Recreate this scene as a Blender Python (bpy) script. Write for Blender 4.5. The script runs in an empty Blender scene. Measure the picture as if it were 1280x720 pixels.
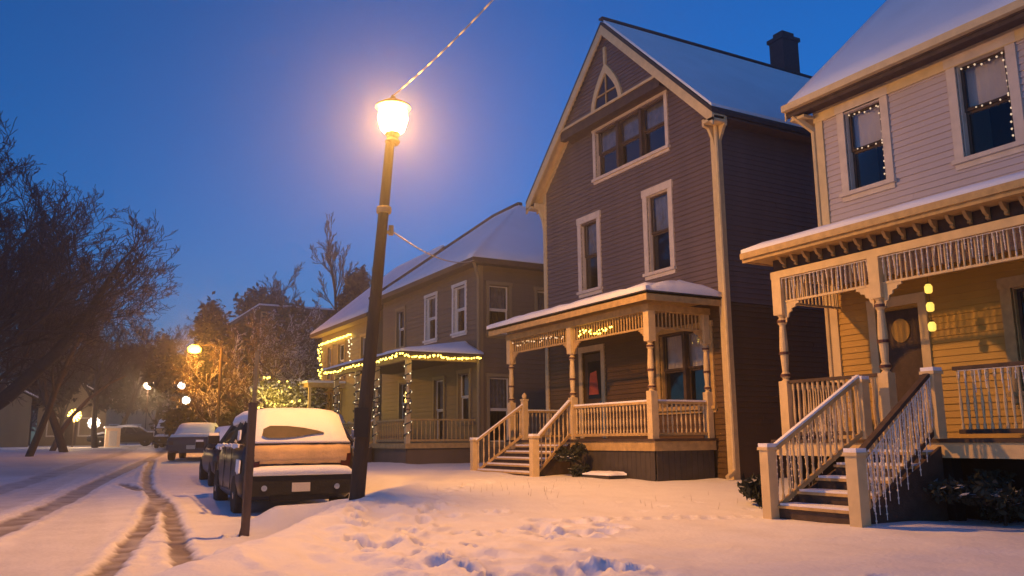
import bpy, math, random
import numpy as np
from mathutils import Vector, Matrix
R = math.radians
D = bpy.data
SC = bpy.context.scene
COL = SC.collection

# ------------------------------------------------------------------ camera
cam_d = D.cameras.new('camera'); cam = D.objects.new('camera', cam_d); COL.objects.link(cam); SC.camera = cam
yaw, pit, roll = R(29.4), R(10.2), R(-0.57)
fw = Vector((math.sin(yaw)*math.cos(pit), math.cos(yaw)*math.cos(pit), math.sin(pit)))
rt0 = Vector((math.cos(yaw), -math.sin(yaw), 0)); up0 = rt0.cross(fw)
rt = rt0*math.cos(roll) + up0*math.sin(roll); up = rt.cross(fw)
cam.matrix_world = Matrix(((rt.x, up.x, -fw.x, 0), (rt.y, up.y, -fw.y, 0), (rt.z, up.z, -fw.z, 1.3), (0, 0, 0, 1)))
cam_d.sensor_width = 36; cam_d.lens = 1050/1280*36; cam_d.clip_end = 3000; cam_d.clip_start = .05

# ------------------------------------------------------------------ sky, faint dusk sun, exposure
w = D.worlds.new('World'); SC.world = w; w.use_nodes = True
nt = w.node_tree; bg = nt.nodes['Background']
sky = nt.nodes.new('ShaderNodeTexSky'); sky.sky_type = 'NISHITA'; sky.sun_disc = False
sky.sun_elevation = R(4.2); sky.sun_rotation = R(245); sky.air_density = 1.0; sky.dust_density = .3; sky.ozone_density = 6
tint = nt.nodes.new('ShaderNodeMixRGB'); tint.blend_type = 'MULTIPLY'; tint.inputs[0].default_value = 1
tint.inputs[2].default_value = (.82, .93, 1.06, 1)
nt.links.new(sky.outputs[0], tint.inputs[1]); nt.links.new(tint.outputs[0], bg.inputs[0]); bg.inputs[1].default_value = .142
sun_d = D.lights.new('sun', 'SUN'); sun_d.energy = .012; sun_d.angle = R(30); sun_d.color = (.6, .75, 1)
sun = D.objects.new('sun', sun_d); COL.objects.link(sun); sun.rotation_euler = (R(55), 0, R(-60))
SC.view_settings.view_transform = 'Standard'; SC.view_settings.look = 'None'
SC.view_settings.gamma = 1; SC.view_settings.exposure = .88
SC.cycles.use_denoising = True; SC.cycles.max_bounces = 6; SC.cycles.transparent_max_bounces = 12
SC.cycles.volume_bounces = 0; SC.cycles.sample_clamp_indirect = 3; SC.cycles.volume_step_rate = 4
LAMP_W, LAMP2_W = 600, 700
HAZE = .0036

# ------------------------------------------------------------------ materials
def mat(name, col, rough=.7, var=.12, vscale=3, bump=0, bscale=30, metal=0, emit=None, es=0, snow=0, spec=.4, streak=False):
    m = D.materials.new(name); m.use_nodes = True; n = m.node_tree; b = n.nodes['Principled BSDF']; L = n.links
    b.inputs['Roughness'].default_value = rough; b.inputs['Metallic'].default_value = metal
    b.inputs['Specular IOR Level'].default_value = spec
    tc = n.nodes.new('ShaderNodeTexCoord'); src = tc.outputs['Object']
    if streak:
        mp = n.nodes.new('ShaderNodeMapping'); mp.inputs['Scale'].default_value = (1, 1, .15); L.new(src, mp.inputs[0]); src = mp.outputs[0]
    nz = n.nodes.new('ShaderNodeTexNoise'); nz.inputs['Scale'].default_value = vscale; nz.inputs['Detail'].default_value = 5
    L.new(src, nz.inputs['Vector'])
    rp = n.nodes.new('ShaderNodeValToRGB')
    rp.color_ramp.elements[0].position = .3; rp.color_ramp.elements[1].position = .7
    rp.color_ramp.elements[0].color = (*[c*(1-var) for c in col], 1); rp.color_ramp.elements[1].color = (*[min(1, c*(1+var)) for c in col], 1)
    L.new(nz.outputs[0], rp.inputs[0]); out = rp.outputs[0]
    if snow:
        g = n.nodes.new('ShaderNodeNewGeometry'); s = n.nodes.new('ShaderNodeSeparateXYZ'); L.new(g.outputs['Normal'], s.inputs[0])
        r2 = n.nodes.new('ShaderNodeMapRange'); r2.inputs[1].default_value = 1-snow; r2.inputs[2].default_value = 1-snow+.25
        L.new(s.outputs[2], r2.inputs[0])
        mx = n.nodes.new('ShaderNodeMixRGB'); L.new(r2.outputs[0], mx.inputs[0]); L.new(out, mx.inputs[1]); mx.inputs[2].default_value = (.75, .77, .8, 1)
        out = mx.outputs[0]
    L.new(out, b.inputs['Base Color'])
    if bump:
        n2 = n.nodes.new('ShaderNodeTexNoise'); n2.inputs['Scale'].default_value = bscale; n2.inputs['Detail'].default_value = 4
        L.new(src, n2.inputs['Vector'])
        bp = n.nodes.new('ShaderNodeBump'); bp.inputs['Strength'].default_value = bump; bp.inputs['Distance'].default_value = .02
        L.new(n2.outputs[0], bp.inputs['Height']); L.new(bp.outputs[0], b.inputs['Normal'])
    if emit:
        b.inputs['Emission Color'].default_value = (*emit, 1); b.inputs['Emission Strength'].default_value = es
    return m

M = {}
M['snow'] = mat('snow', (.82, .83, .86), .65, .03, 2, .35, 14, spec=.25)
M['roofsnow'] = mat('roof_snow', (.8, .82, .86), .7, .05, .8, .3, 5, spec=.2)
M['cream'] = mat('cream_trim', (.62, .47, .24), .55, .1, 6, .15, 40)
M['cream2'] = mat('weathered_cream', (.46, .31, .12), .6, .2, 8, .2, 50)
M['paletrim'] = mat('pale_trim', (.6, .5, .4), .55, .1, 6, .15, 40)
M['white'] = mat('white_paint', (.72, .68, .6), .5, .06, 5, .1, 40)
M['greysid'] = mat('grey_siding', (.135, .098, .09), .55, .13, 2.2, .2, 30, streak=True)
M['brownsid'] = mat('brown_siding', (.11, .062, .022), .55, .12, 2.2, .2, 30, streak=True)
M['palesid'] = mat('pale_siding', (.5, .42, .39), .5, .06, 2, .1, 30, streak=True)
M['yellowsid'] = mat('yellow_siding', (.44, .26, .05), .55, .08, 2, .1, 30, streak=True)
M['tansid'] = mat('tan_siding', (.15, .11, .075), .6, .1, 2, .1, 30, streak=True)
M['tansid2'] = mat('sand_siding', (.26, .2, .11), .6, .1, 2, .1, 30, streak=True)
M['darkwood'] = mat('dark_wood', (.07, .045, .03), .7, .3, 8, .4, 40)
M['pole'] = mat('weathered_pole', (.055, .036, .024), .85, .35, 9, .6, 60, streak=True)
M['postwood'] = mat('post_wood', (.14, .085, .05), .8, .3, 9, .5, 60, streak=True)
M['skirt'] = mat('skirt_board', (.06, .05, .042), .8, .2, 5, .3, 30)
M['redbrown'] = mat('redbrown_paint', (.09, .035, .025), .55, .2, 8)
M['shingle'] = mat('dark_shingle', (.035, .033, .035), .9, .3, 10, .5, 50)
M['black'] = mat('black_iron', (.012, .012, .013), .5, .1)
M['brick'] = mat('sooty_brick', (.05, .03, .027), .9, .3, 12, .5, 30)
M['dark'] = mat('dark_interior', (.012, .01, .009), .9, .2)
M['blind'] = mat('window_blind', (.72, .6, .52), .8, .05, 6)
M['blindgrey'] = mat('grey_curtain', (.2, .19, .21), .9, .3, 5)
M['redcloth'] = mat('red_cloth', (.35, .07, .05), .9, .2)
M['rubber'] = mat('rubber', (.015, .015, .015), .85, .2, 9, .3)
M['chrome'] = mat('chrome', (.5, .5, .5), .2, .05, metal=1)
M['glasssnow'] = mat('snow_filmed_glass', (.05, .035, .03), .5, .35, 7)
M['carblack'] = mat('car_paint_dark', (.012, .013, .018), .3, .05)
M['carblue'] = mat('car_paint_blue', (.03, .04, .07), .3, .05)
M['glassdark'] = mat('car_glass', (.008, .008, .01), .08, .02, spec=.6)
M['taillight'] = mat('tail_light_red', (.05, .006, .005), .25, .05)
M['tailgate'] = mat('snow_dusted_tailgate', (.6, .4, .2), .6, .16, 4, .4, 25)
M['plate'] = mat('licence_plate', (.55, .5, .42), .5, .03)
M['platetext'] = mat('plate_letters', (.04, .05, .12), .5, .03)
M['bark'] = mat('bark', (.05, .036, .028), .9, .3, 8, .5, 30)
M['twig'] = mat('snowy_twigs', (.06, .042, .032), .9, .3, 4, snow=.45)
M['twigdark'] = mat('dark_twigs', (.035, .026, .022), .9, .3, 4, snow=.12)
M['twigsnow'] = mat('snow_laden_twigs', (.1, .07, .045), .9, .3, 4, snow=.95)
M['leafdark'] = mat('evergreen_leaves', (.03, .036, .022), .8, .4, 2, snow=.18)
M['leafsnow'] = mat('snow_laden_leaves', (.06, .06, .03), .8, .4, 2, snow=.75)
M['ivy'] = mat('dry_ivy', (.05, .03, .02), .9, .4, 3)
M['cable'] = mat('frosted_cable', (.42, .38, .3), .8, .04, 3)
M['green'] = mat('garland_green', (.035, .05, .025), .85, .3, 8, snow=.5)
M['bulb'] = mat('warm_bulb', (.9, .8, .4), .4, .02, emit=(1, .68, .09), es=4.2)
M['bulbpale'] = mat('pale_bulb', (.9, .8, .6), .4, .02, emit=(1, .8, .45), es=1.2)
M['bulbtiny'] = mat('cream_bulb', (.9, .8, .6), .4, .02, emit=(1, .75, .45), es=.3)
M['whitebulb'] = mat('white_bulb', (.9, .9, .9), .4, .02, emit=(1, .9, .75), es=4)
M['paper'] = mat('lantern_paper', (.8, .7, .3), .6, .02, emit=(1, .66, .1), es=.7)
def lampmat(name, col, es, tr):
    m = D.materials.new(name); m.use_nodes = True; n = m.node_tree; n.nodes.clear(); o = n.nodes.new('ShaderNodeOutputMaterial')
    e = n.nodes.new('ShaderNodeEmission'); e.inputs[0].default_value = (*col, 1); e.inputs[1].default_value = es
    t = n.nodes.new('ShaderNodeBsdfTransparent'); x = n.nodes.new('ShaderNodeMixShader'); x.inputs[0].default_value = tr
    n.links.new(e.outputs[0], x.inputs[1]); n.links.new(t.outputs[0], x.inputs[2]); n.links.new(x.outputs[0], o.inputs[0]); return m
M['lampglass'] = lampmat('lamp_glass', (1, .70, .22), 420, .94)
M['lamp2glass'] = mat('far_lamp_glass', (1, .7, .3), .4, .02, emit=(1, .42, .03), es=14)
M['kiosk'] = mat('booth_panel', (.7, .55, .4), .6, .05, emit=(1, .5, .2), es=.1)
def glassmat():
    m = D.materials.new('window_glass'); m.use_nodes = True; n = m.node_tree; n.nodes.clear()
    o = n.nodes.new('ShaderNodeOutputMaterial'); t = n.nodes.new('ShaderNodeBsdfTransparent'); t.inputs[0].default_value = (.75, .78, .8, 1)
    g = n.nodes.new('ShaderNodeBsdfGlossy'); g.inputs['Roughness'].default_value = .03; g.inputs[0].default_value = (.9, .9, .9, 1)
    f = n.nodes.new('ShaderNodeLayerWeight'); f.inputs[0].default_value = .35
    mr = n.nodes.new('ShaderNodeMapRange'); mr.inputs[3].default_value = .025; mr.inputs[4].default_value = .14; n.links.new(f.outputs['Fresnel'], mr.inputs[0])
    x = n.nodes.new('ShaderNodeMixShader'); n.links.new(mr.outputs[0], x.inputs[0]); n.links.new(t.outputs[0], x.inputs[1]); n.links.new(g.outputs[0], x.inputs[2])
    n.links.new(x.outputs[0], o.inputs[0]); return m
M['glass'] = glassmat()

# ------------------------------------------------------------------ mesh helpers
class MB:
    def __init__(s): s.v = []; s.f = []; s.m = []; s.cur = 0; s.T = lambda a, b, c: (a, b, c)
    def hexa(s, p):                       # 8 points: bottom loop 0-3, top loop 4-7
        b = len(s.v); s.v += [s.T(*q) for q in p]
        for f in ((3, 2, 1, 0), (4, 5, 6, 7), (0, 1, 5, 4), (1, 2, 6, 5), (2, 3, 7, 6), (3, 0, 4, 7)):
            s.f.append(tuple(b+i for i in f)); s.m.append(s.cur)
    def box(s, x0, x1, y0, y1, z0, z1):
        s.hexa([(x0, y0, z0), (x1, y0, z0), (x1, y1, z0), (x0, y1, z0), (x0, y0, z1), (x1, y0, z1), (x1, y1, z1), (x0, y1, z1)])
    def slab(s, pts, vec):                # extrude a polygon along a vector
        b = len(s.v); n = len(pts)
        s.v += [s.T(*q) for q in pts] + [s.T(q[0]+vec[0], q[1]+vec[1], q[2]+vec[2]) for q in pts]
        s.f.append(tuple(b+i for i in reversed(range(n)))); s.m.append(s.cur)
        s.f.append(tuple(b+n+i for i in range(n))); s.m.append(s.cur)
        for i in range(n):
            j = (i+1) % n; s.f.append((b+i, b+j, b+n+j, b+n+i)); s.m.append(s.cur)
    def bar(s, p0, p1, w, h):             # rectangular bar between points (in T space)
        p0, p1 = Vector(s.T(*p0)), Vector(s.T(*p1)); d = (p1-p0).normalized()
        u = Vector((0, 0, 1)); a = d.cross(u)
        if a.length < .05: a = Vector((1, 0, 0)) if abs(d.x) < .9 else Vector((0, 1, 0)); a = d.cross(a)
        a.normalize(); c = a.cross(d).normalized()
        T = s.T; s.T = lambda x, y, z: (x, y, z)
        s.hexa([tuple(p0+a*i*w/2+c*j*h/2) for i, j in ((-1, -1), (1, -1), (1, 1), (-1, 1))] + [tuple(p1+a*i*w/2+c*j*h/2) for i, j in ((-1, -1), (1, -1), (1, 1), (-1, 1))])
        s.T = T
    def tube(s, p0, p1, r0, r1, n=8, cap=True):
        p0, p1 = Vector(s.T(*p0)), Vector(s.T(*p1)); d = (p1-p0).normalized()
        a = d.cross(Vector((0, 0, 1)));
        if a.length < .05: a = d.cross(Vector((1, 0, 0)))
        a.normalize(); c = d.cross(a); b = len(s.v)
        for p, r in ((p0, r0), (p1, r1)):
            for i in range(n):
                t = 2*math.pi*i/n; s.v.append(tuple(p+a*math.cos(t)*r+c*math.sin(t)*r))
        for i in range(n):
            j = (i+1) % n; s.f.append((b+i, b+j, b+n+j, b+n+i)); s.m.append(s.cur)
        if cap:
            s.f.append(tuple(b+i for i in reversed(range(n)))); s.m.append(s.cur)
            s.f.append(tuple(b+n+i for i in range(n))); s.m.append(s.cur)
    def path(s, pts, r, n=6):
        for a, b in zip(pts[:-1], pts[1:]): s.tube(a, b, r, r, n)
    def lathe(s, x, y, prof, n=12):       # prof: list of (r, z)
        b = len(s.v)
        for r, z in prof:
            for i in range(n):
                t = 2*math.pi*i/n; s.v.append(s.T(x+r*math.cos(t), y+r*math.sin(t), z))
        for k in range(len(prof)-1):
            for i in range(n):
                j = (i+1) % n; s.f.append((b+k*n+i, b+k*n+j, b+(k+1)*n+j, b+(k+1)*n+i)); s.m.append(s.cur)
        s.f.append(tuple(b+i for i in reversed(range(n)))); s.m.append(s.cur)
        s.f.append(tuple(b+(len(prof)-1)*n+i for i in range(n))); s.m.append(s.cur)
    def loft(s, rings, closed=True, cap=True):
        b = len(s.v); n = len(rings[0])
        for r in rings: s.v += [s.T(*q) for q in r]
        for k in range(len(rings)-1):
            for i in range(n if closed else n-1):
                j = (i+1) % n; s.f.append((b+k*n+i, b+k*n+j, b+(k+1)*n+j, b+(k+1)*n+i)); s.m.append(s.cur)
        if cap:
            s.f.append(tuple(b+i for i in reversed(range(n)))); s.m.append(s.cur)
            s.f.append(tuple(b+(len(rings)-1)*n+i for i in range(n))); s.m.append(s.cur)
    def build(s, name, mats, parent=None, loc=None, smooth=False):
        o0 = Vector((0, 0, 0))
        if parent is not None: o0 = Vector(parent.get('_o', (0, 0, 0)))
        elif loc is not None: o0 = Vector(loc)
        me = D.meshes.new(name)
        v = np.array(s.v, dtype=float) - np.array(o0)
        me.from_pydata(v.tolist(), [], s.f)
        if not isinstance(mats, (list, tuple)): mats = [mats]
        for m in mats: me.materials.append(M[m] if isinstance(m, str) else m)
        if len(mats) > 1: me.polygons.foreach_set('material_index', s.m)
        if smooth: me.polygons.foreach_set('use_smooth', [True]*len(me.polygons))
        me.update()
        o = D.objects.new(name, me); COL.objects.link(o)
        if parent is not None: o.parent = parent; ORG[o.name] = o0; o['_o'] = list(o0)
        elif loc is not None: o.location = loc; o['_o'] = list(o0)
        return o
ORG = {}
def tag(o, label, cat, group=None, kind=None):
    if label: o['label'] = label
    if cat: o['category'] = cat
    if group: o['group'] = group
    if kind: o['kind'] = kind
    return o
def thing(name, label, cat, loc=(0, 0, 0), group=None):
    o = D.objects.new(name, None); COL.objects.link(o); o.location = loc; o['_o'] = list(loc); o.empty_display_size = .3
    return tag(o, label, cat, group)
def copy_tree(o, loc=None, rz=None, label=None, group=None, sc=None, parent=None):
    kids = list(o.children); c = o.copy(); COL.objects.link(c)
    if parent is not None: c.parent = parent
    if loc is not None: c.location = loc
    if rz is not None: c.rotation_euler = (0, 0, rz)
    if sc is not None: c.scale = (sc, sc, sc) if not isinstance(sc, tuple) else sc
    if label: c['label'] = label
    if group: c['group'] = group
    for k in kids: copy_tree(k, parent=c)
    return c

# ------------------------------------------------------------------ terrain
def sst(t): t = np.clip(t, 0, 1); return t*t*(3-2*t)
EY = [-40, 0, 5, 8, 9.6, 12.8, 15, 30, 42, 60, 80, 100, 400]
EX = [-8, -2.2, -.8, .5, 1.7, 3.7, 5.5, 6.4, 8.3, 10.5, 13.5, 17, 80]
def base_z(X, Y):
    X = np.asarray(X, float); Y = np.asarray(Y, float)
    st = .0205*np.clip(Y-12, 0, 52) + .003*np.clip(Y-64, 0, 200)
    lawn = .2 + .3*sst((Y-7)/8) + .0085*np.clip(Y-16, 0, 50)
    e = np.interp(Y, EY, EX)
    t = sst((X-e+.35)/1.5)
    z = st*(1-t) + np.maximum(lawn, st+.12)*t
    z = z + .09*np.exp(-((X-e-.7)/.7)**2)*(Y < 60)
    z = z + .3*np.exp(-((Y-13.75-.1*(X-4))/.5)**2)*sst((X-2.9)/.6)*sst((5.0-X)/.7)*.9
    return z
def gz(x, y): return float(base_z(x, y))
def vnoise(X, Y, s, seed):
    r = np.random.RandomState(seed); g = r.rand(256, 256)
    x = X/s+1000; y = Y/s+1000; i = np.floor(x).astype(int); j = np.floor(y).astype(int); a = sst(x-i); b = sst(y-j)
    G = lambda p, q: g[p % 256, q % 256]
    return (G(i, j)*(1-a)*(1-b)+G(i+1, j)*a*(1-b)+G(i, j+1)*(1-a)*b+G(i+1, j+1)*a*b)-.5
def seg_dist(X, Y, pl):
    d = np.full(X.shape, 1e9)
    for (x0, y0), (x1, y1) in zip(pl[:-1], pl[1:]):
        dx, dy = x1-x0, y1-y0; L = dx*dx+dy*dy
        t = np.clip(((X-x0)*dx+(Y-y0)*dy)/L, 0, 1); d = np.minimum(d, np.hypot(X-x0-t*dx, Y-y0-t*dy))
    return d
TRACKS = TRACKDATA = [
    ([(-.15, 6.6), (.27, 8.0), (.75, 9.9), (1.55, 14.0), (2.3, 19), (2.6, 23.5), (3.3, 30), (4.6, 40)], .12, 1),
    ([(1.55, 6.6), (1.5, 8.2), (1.6, 10.5), (1.9, 13.5), (2.35, 17.5), (2.45, 20.5), (2.1, 24.5)], .13, 1),
    ([(-2.2, 8), (-.45, 14.3), (.5, 19), (1.4, 24.5), (3.0, 33), (5.5, 46), (7.5, 58)], .22, .85),
    ([(-4, 10), (-1.2, 20.5), (.2, 28), (1.7, 37), (4.2, 50), (6, 62)], .3, .6),
    ([(-.3, 7), (.1, 10), (.6, 15), (.9, 22)], .5, .12),
    ([(-3.2, 8), (-1.6, 14), (-.3, 21), (1, 30)], .5, .3),
]
def axis(spans):
    out = []
    for a, b, st in spans: out += list(np.arange(a, b-1e-6, st))
    return np.array(out+[spans[-1][1]])
def terrain():
    xs = axis([(-700, -60, 80), (-60, -12, 4), (-12, -4, .4), (-4, 0, .065), (0, 9.5, .045), (9.5, 10.5, .1), (10.5, 14, .25), (14, 60, 3), (60, 700, 80)])
    ys = axis([(-60, 2, 4), (2, 3.5, .25), (3.5, 14, .045), (14, 22, .07), (22, 45, .2), (45, 100, 1), (100, 1500, 100)])
    X, Y = np.meshgrid(xs, ys); Z = base_z(X, Y)
    e = np.interp(Y, EY, EX); lawn = sst((X-e)/1)
    near = (Y < 60)
    Z += (.07*vnoise(X, Y, 2.3, 1)+.03*vnoise(X, Y, .8, 2))*(.25+.75*lawn)*near + (.018*vnoise(X, Y, .45, 3)+.004*vnoise(X, Y, .12, 43))*(.4+.6*lawn)*near*(1+1.2*vnoise(X, Y, 1.9, 44))
    # trodden path from the camera towards the lamp pole, and scattered prints
    pathd = seg_dist(X, Y, [(3.0, 3.5), (3.3, 6.2), (3.2, 9), (4.4, 11.8)])
    tw = np.exp(-(pathd/1.3)**2)*lawn
    Z += tw*(.13*vnoise(X, Y, .3, 5)+.07*vnoise(X, Y, .15, 6)) - tw*.03
    rnd = random.Random(4)
    def dent(cx, cy, rx, ry, dep, a=0, rim=.35):
        nonlocal Z
        ix = np.searchsorted(xs, [cx-.8, cx+.8]); iy = np.searchsorted(ys, [cy-.8, cy+.8])
        sl = (slice(iy[0], iy[1]), slice(ix[0], ix[1]))
        x = X[sl]-cx; y = Y[sl]-cy; u = x*math.cos(a)+y*math.sin(a); v = -x*math.sin(a)+y*math.cos(a)
        q = np.sqrt((u/rx)**2+(v/ry)**2)
        Z[sl] += -dep*np.exp(-q**4) + dep*rim*np.exp(-((q-1.35)/.3)**2)
    for k in range(75):
        t = rnd.random(); px = 3.1+1.0*t+rnd.gauss(0, .9); py = 4.2+7.6*t+rnd.gauss(0, .5)
        dent(px, py, .07+.03*rnd.random(), .15, .07+.04*rnd.random(), rnd.uniform(-.7, .3))
    for k in range(16): dent(5.55+rnd.gauss(0, .45), 8.75+rnd.gauss(0, .33), rnd.uniform(.1, .2), rnd.uniform(.12, .2), rnd.uniform(.05, .085), rnd.random()*3, .28)
    for k in range(26): # file of prints to the H2 stairs and along the pavement
        t = k/26; dent(4.6+5.0*t+rnd.gauss(0, .12), 11.4+5.6*t+.12*(-1)**k, .07, .14, .045, -.9)
    for k in range(18): dent(6.4+2.6*k/18, 9.2+.1*(-1)**k-.02*k, .06, .12, .035, -1.4)
    for k in range(30): dent(rnd.uniform(5.5, 10), rnd.uniform(9, 16), rnd.uniform(.04, .08), rnd.uniform(.05, .1), .03, rnd.random()*3)
    mask = np.zeros(X.shape)
    for pl, hw, s in TRACKS:
        d = seg_dist(X, Y, pl) + .07*vnoise(X, Y, .35, 9) + .06*vnoise(X, Y, .09, 19)
        Z += s*.03*np.exp(-((d-hw*1.9)/.07)**2)*(.6+1.6*vnoise(X, Y, .16, 29))
        mask = np.maximum(mask, s*(1-sst((d-hw*.85)/(hw*.35)))*(.85+.5*vnoise(X, Y, .22, 31)))
    band = sst((X+3)/1.5)*0
    far = np.exp(-((X-np.interp(Y, EY, EX)+6)/3.2)**2)*sst((Y-22)/10)*(.45+.5*vnoise(X, Y, 1.7, 11))
    mask = np.clip(np.maximum(mask, far*.6*(Y < 120)), 0, 1)
    Z -= .045*mask*(1-lawn)
    ny, nx = X.shape; idx = np.arange(nx*ny).reshape(ny, nx)
    q = np.stack([idx[:-1, :-1], idx[:-1, 1:], idx[1:, 1:], idx[1:, :-1]], -1).reshape(-1, 4)
    cx = ((X[:-1, :-1]+X[1:, 1:])/2).ravel(); cy = ((Y[:-1, :-1]+Y[1:, 1:])/2).ravel()
    isroad = (cx < np.interp(cy, EY, EX)+.2) & (cx > np.interp(cy, EY, EX)-11) & (cy < 600) 
    P = np.stack([X, Y, Z], -1).reshape(-1, 3); mk = mask.ravel()
    for nm, sel, mt in (('road', isroad, 'road'), ('ground', ~isroad, 'snowground')):
        f = q[sel]; us, inv = np.unique(f, return_inverse=True)
        me = D.meshes.new(nm); me.from_pydata(P[us].tolist(), [], inv.reshape(-1, 4).tolist())
        at = me.attributes.new('slush', 'FLOAT', 'POINT'); at.data.foreach_set('value', mk[us])
        me.polygons.foreach_set('use_smooth', [True]*len(me.polygons)); me.materials.append(M[mt])
        o = D.objects.new(nm, me); COL.objects.link(o); o['kind'] = 'structure'
        o['label'] = 'snow covered street with brown tyre tracks' if nm == 'road' else 'trodden snow over lawns and verge'
m = M['snowground'] = mat('ground_snow', (.82, .82, .83), .6, .04, 2.5, .5, 17, spec=.25)
m = M['road'] = mat('road_snow', (.76, .76, .77), .6, .08, 1.6, .7, 12, spec=.3)
n = m.node_tree; b = n.nodes['Principled BSDF']; src = b.inputs['Base Color'].links[0].from_socket
at = n.nodes.new('ShaderNodeAttribute'); at.attribute_name = 'slush'
mx = n.nodes.new('ShaderNodeMixRGB'); n.links.new(at.outputs['Fac'], mx.inputs[0]); n.links.new(src, mx.inputs[1]); mx.inputs[2].default_value = (.17, .14, .12, 1)
n.links.new(mx.outputs[0], b.inputs['Base Color'])
terrain()

rc_ = random.Random(61)
mb = MB()
for k in range(50):
    x, y = rc_.choice([(8.9, 10.6), (7.6, 12.6), (9.6, 14.0), (6.6, 13.2)]); x += rc_.gauss(0, .7); y += rc_.gauss(0, .5); z = gz(x, y)
    mb.tube((x, y, z-.03), (x+rc_.gauss(0, .02), y+rc_.gauss(0, .02), z+rc_.uniform(.03, .09)), .003, .001, 3)
o = mb.build('grass_tips', 'postwood'); tag(o, 'dry grass tips poking through the snow of the lawn', None, None, 'stuff')

# ------------------------------------------------------------------ building helpers
def TX(X0): return lambda u, n, z: (X0-n, u, z)      # wall facing the street (-X): u = Y
def TY(Y0): return lambda u, n, z: (u, Y0-n, z)      # wall facing the viewer (-Y): u = X
lw = random.Random(77)
def lap_wall(T, u0, u1, z0, z1, ops=(), top=None, p=.115, mb=None):
    mb = mb or MB(); mb.T = T; z = z0
    while z < z1-.01:
        zt = min(z+p, z1); a, b = (u0, u1) if top is None else top((z+zt)/2)
        if b-a > .05:
            spans = [(a, b)]
            for (o0, o1, oz0, oz1) in ops:
                if oz0 < (z+zt)/2 < oz1:
                    ns = []
                    for s0, s1 in spans:
                        if o1 <= s0 or o0 >= s1: ns.append((s0, s1)); continue
                        if o0 > s0: ns.append((s0, o0))
                        if o1 < s1: ns.append((o1, s1))
                    spans = ns
            for s0, s1 in spans:
                cuts = [s0]
                while p < .13 and s1-cuts[-1] > 4.2: cuts.append(cuts[-1]+lw.uniform(1.6, 3.6))
                cuts.append(s1)
                for q, (c0_, c1_) in enumerate(zip(cuts[:-1], cuts[1:])):
                    j = lw.uniform(-.003, .003); a0 = c0_+(.003 if q else 0); zz = z+lw.uniform(-.0025, .001)
                    mb.hexa([(a0, -.05, zz), (c1_, -.05, zz), (c1_, .026+j, zz), (a0, .026+j, zz), (a0, -.05, zt), (c1_, -.05, zt), (c1_, .006+j, zt), (a0, .006+j, zt)])
        z = zt
    return mb
def window(par, T, u0, u1, z0, z1, cas=.13, trim='cream', blind=None, lower=None, lights=1, name='window', rec=.09, sash='white', head=0.0, sill=True):
    mb = MB(); mb.T = T
    mb.box(u0-cas, u0, -.0, .05, z0, z1); mb.box(u1, u1+cas, -.0, .05, z0, z1)
    mb.box(u0-cas-.02, u1+cas+.02, -.0, .062, z1, z1+cas+head)
    if sill: mb.box(u0-cas-.03, u1+cas+.03, -.0, .1, z0-.07, z0); mb.box(u0-cas, u1+cas, 0, .048, z0-.07-cas*.6, z0-.07)
    for a, b in ((u0-.002, u0+.02), (u1-.02, u1+.002)): mb.box(a, b, -rec-.06, -.001, z0, z1)
    mb.box(u0+.02, u1-.02, -rec-.06, -.001, z0, z0+.02); mb.box(u0+.02, u1-.02, -rec-.06, -.001, z1-.02, z1)
    wo = mb.build(name, trim, par)
    wu = (u1-u0)/lights; s = MB(); s.T = T; g = MB(); g.T = T
    for k in range(lights):
        a, b = u0+k*wu+.02, u0+(k+1)*wu-.02; zm = (z0+z1)/2
        for (q0, q1, d) in ((z0+.02, zm, -rec), (zm, z1-.02, -rec+.03)):
            s.box(a, a+.045, d-.03, d, q0, q1); s.box(b-.045, b, d-.03, d, q0, q1)
            s.box(a+.045, b-.045, d-.03, d, q0, q0+.045); s.box(a+.045, b-.045, d-.03, d, q1-.045, q1)
            c = len(g.v); g.v += [T(a+.045, d-.015, q0+.045), T(b-.045, d-.015, q0+.045), T(b-.045, d-.015, q1-.045), T(a+.045, d-.015, q1-.045)]; g.f.append((c, c+1, c+2, c+3)); g.m.append(0)
        if k: mb2 = None
    if lights > 1:
        for k in range(1, lights): s.box(u0+k*wu-.045, u0+k*wu+.045, -rec, .03, z0+.02, z1-.02)
    s.build('sash', sash, wo); g.build('pane', 'glass', wo)
    zm = (z0+z1)/2
    for mt, q0, q1, nm in ((blind, zm-.02, z1, 'blind'), (lower, z0, zm-.02, 'curtain')):
        if mt:
            c = MB(); c.T = T; amp = .004 if mt == 'blind' else .018; nf = max(8, int((u1-u0)*26)); pv = None
            for q in range(nf+1):
                u = u0+.03+(u1-u0-.06)*q/nf; d_ = -rec-.1+amp*math.sin(q*1.7+u*3); k0 = len(c.v)
                c.v += [T(u, d_, q0), T(u, d_, q1)]
                if q: c.f.append((k0-2, k0, k0+1, k0-1)); c.m.append(0)
            c.build(nm, mt, wo, smooth=True)
    c = MB(); c.T = T; c.box(u0-.1, u1+.1, -1.0, -.95, z0-.1, z1+.1); c.build('room_wall', 'dark', wo)
    return wo
def spindles(mb, p0, p1, z0, z1, step, r=.02, n=6):
    L = math.hypot(p1[0]-p0[0], p1[1]-p0[1]); k = max(1, int(L/step))
    for i in range(k):
        t = (i+.5)/k; x = p0[0]+(p1[0]-p0[0])*t; y = p0[1]+(p1[1]-p0[1])*t
        mb.tube((x, y, z0), (x, y, z1), r, r, n)
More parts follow.
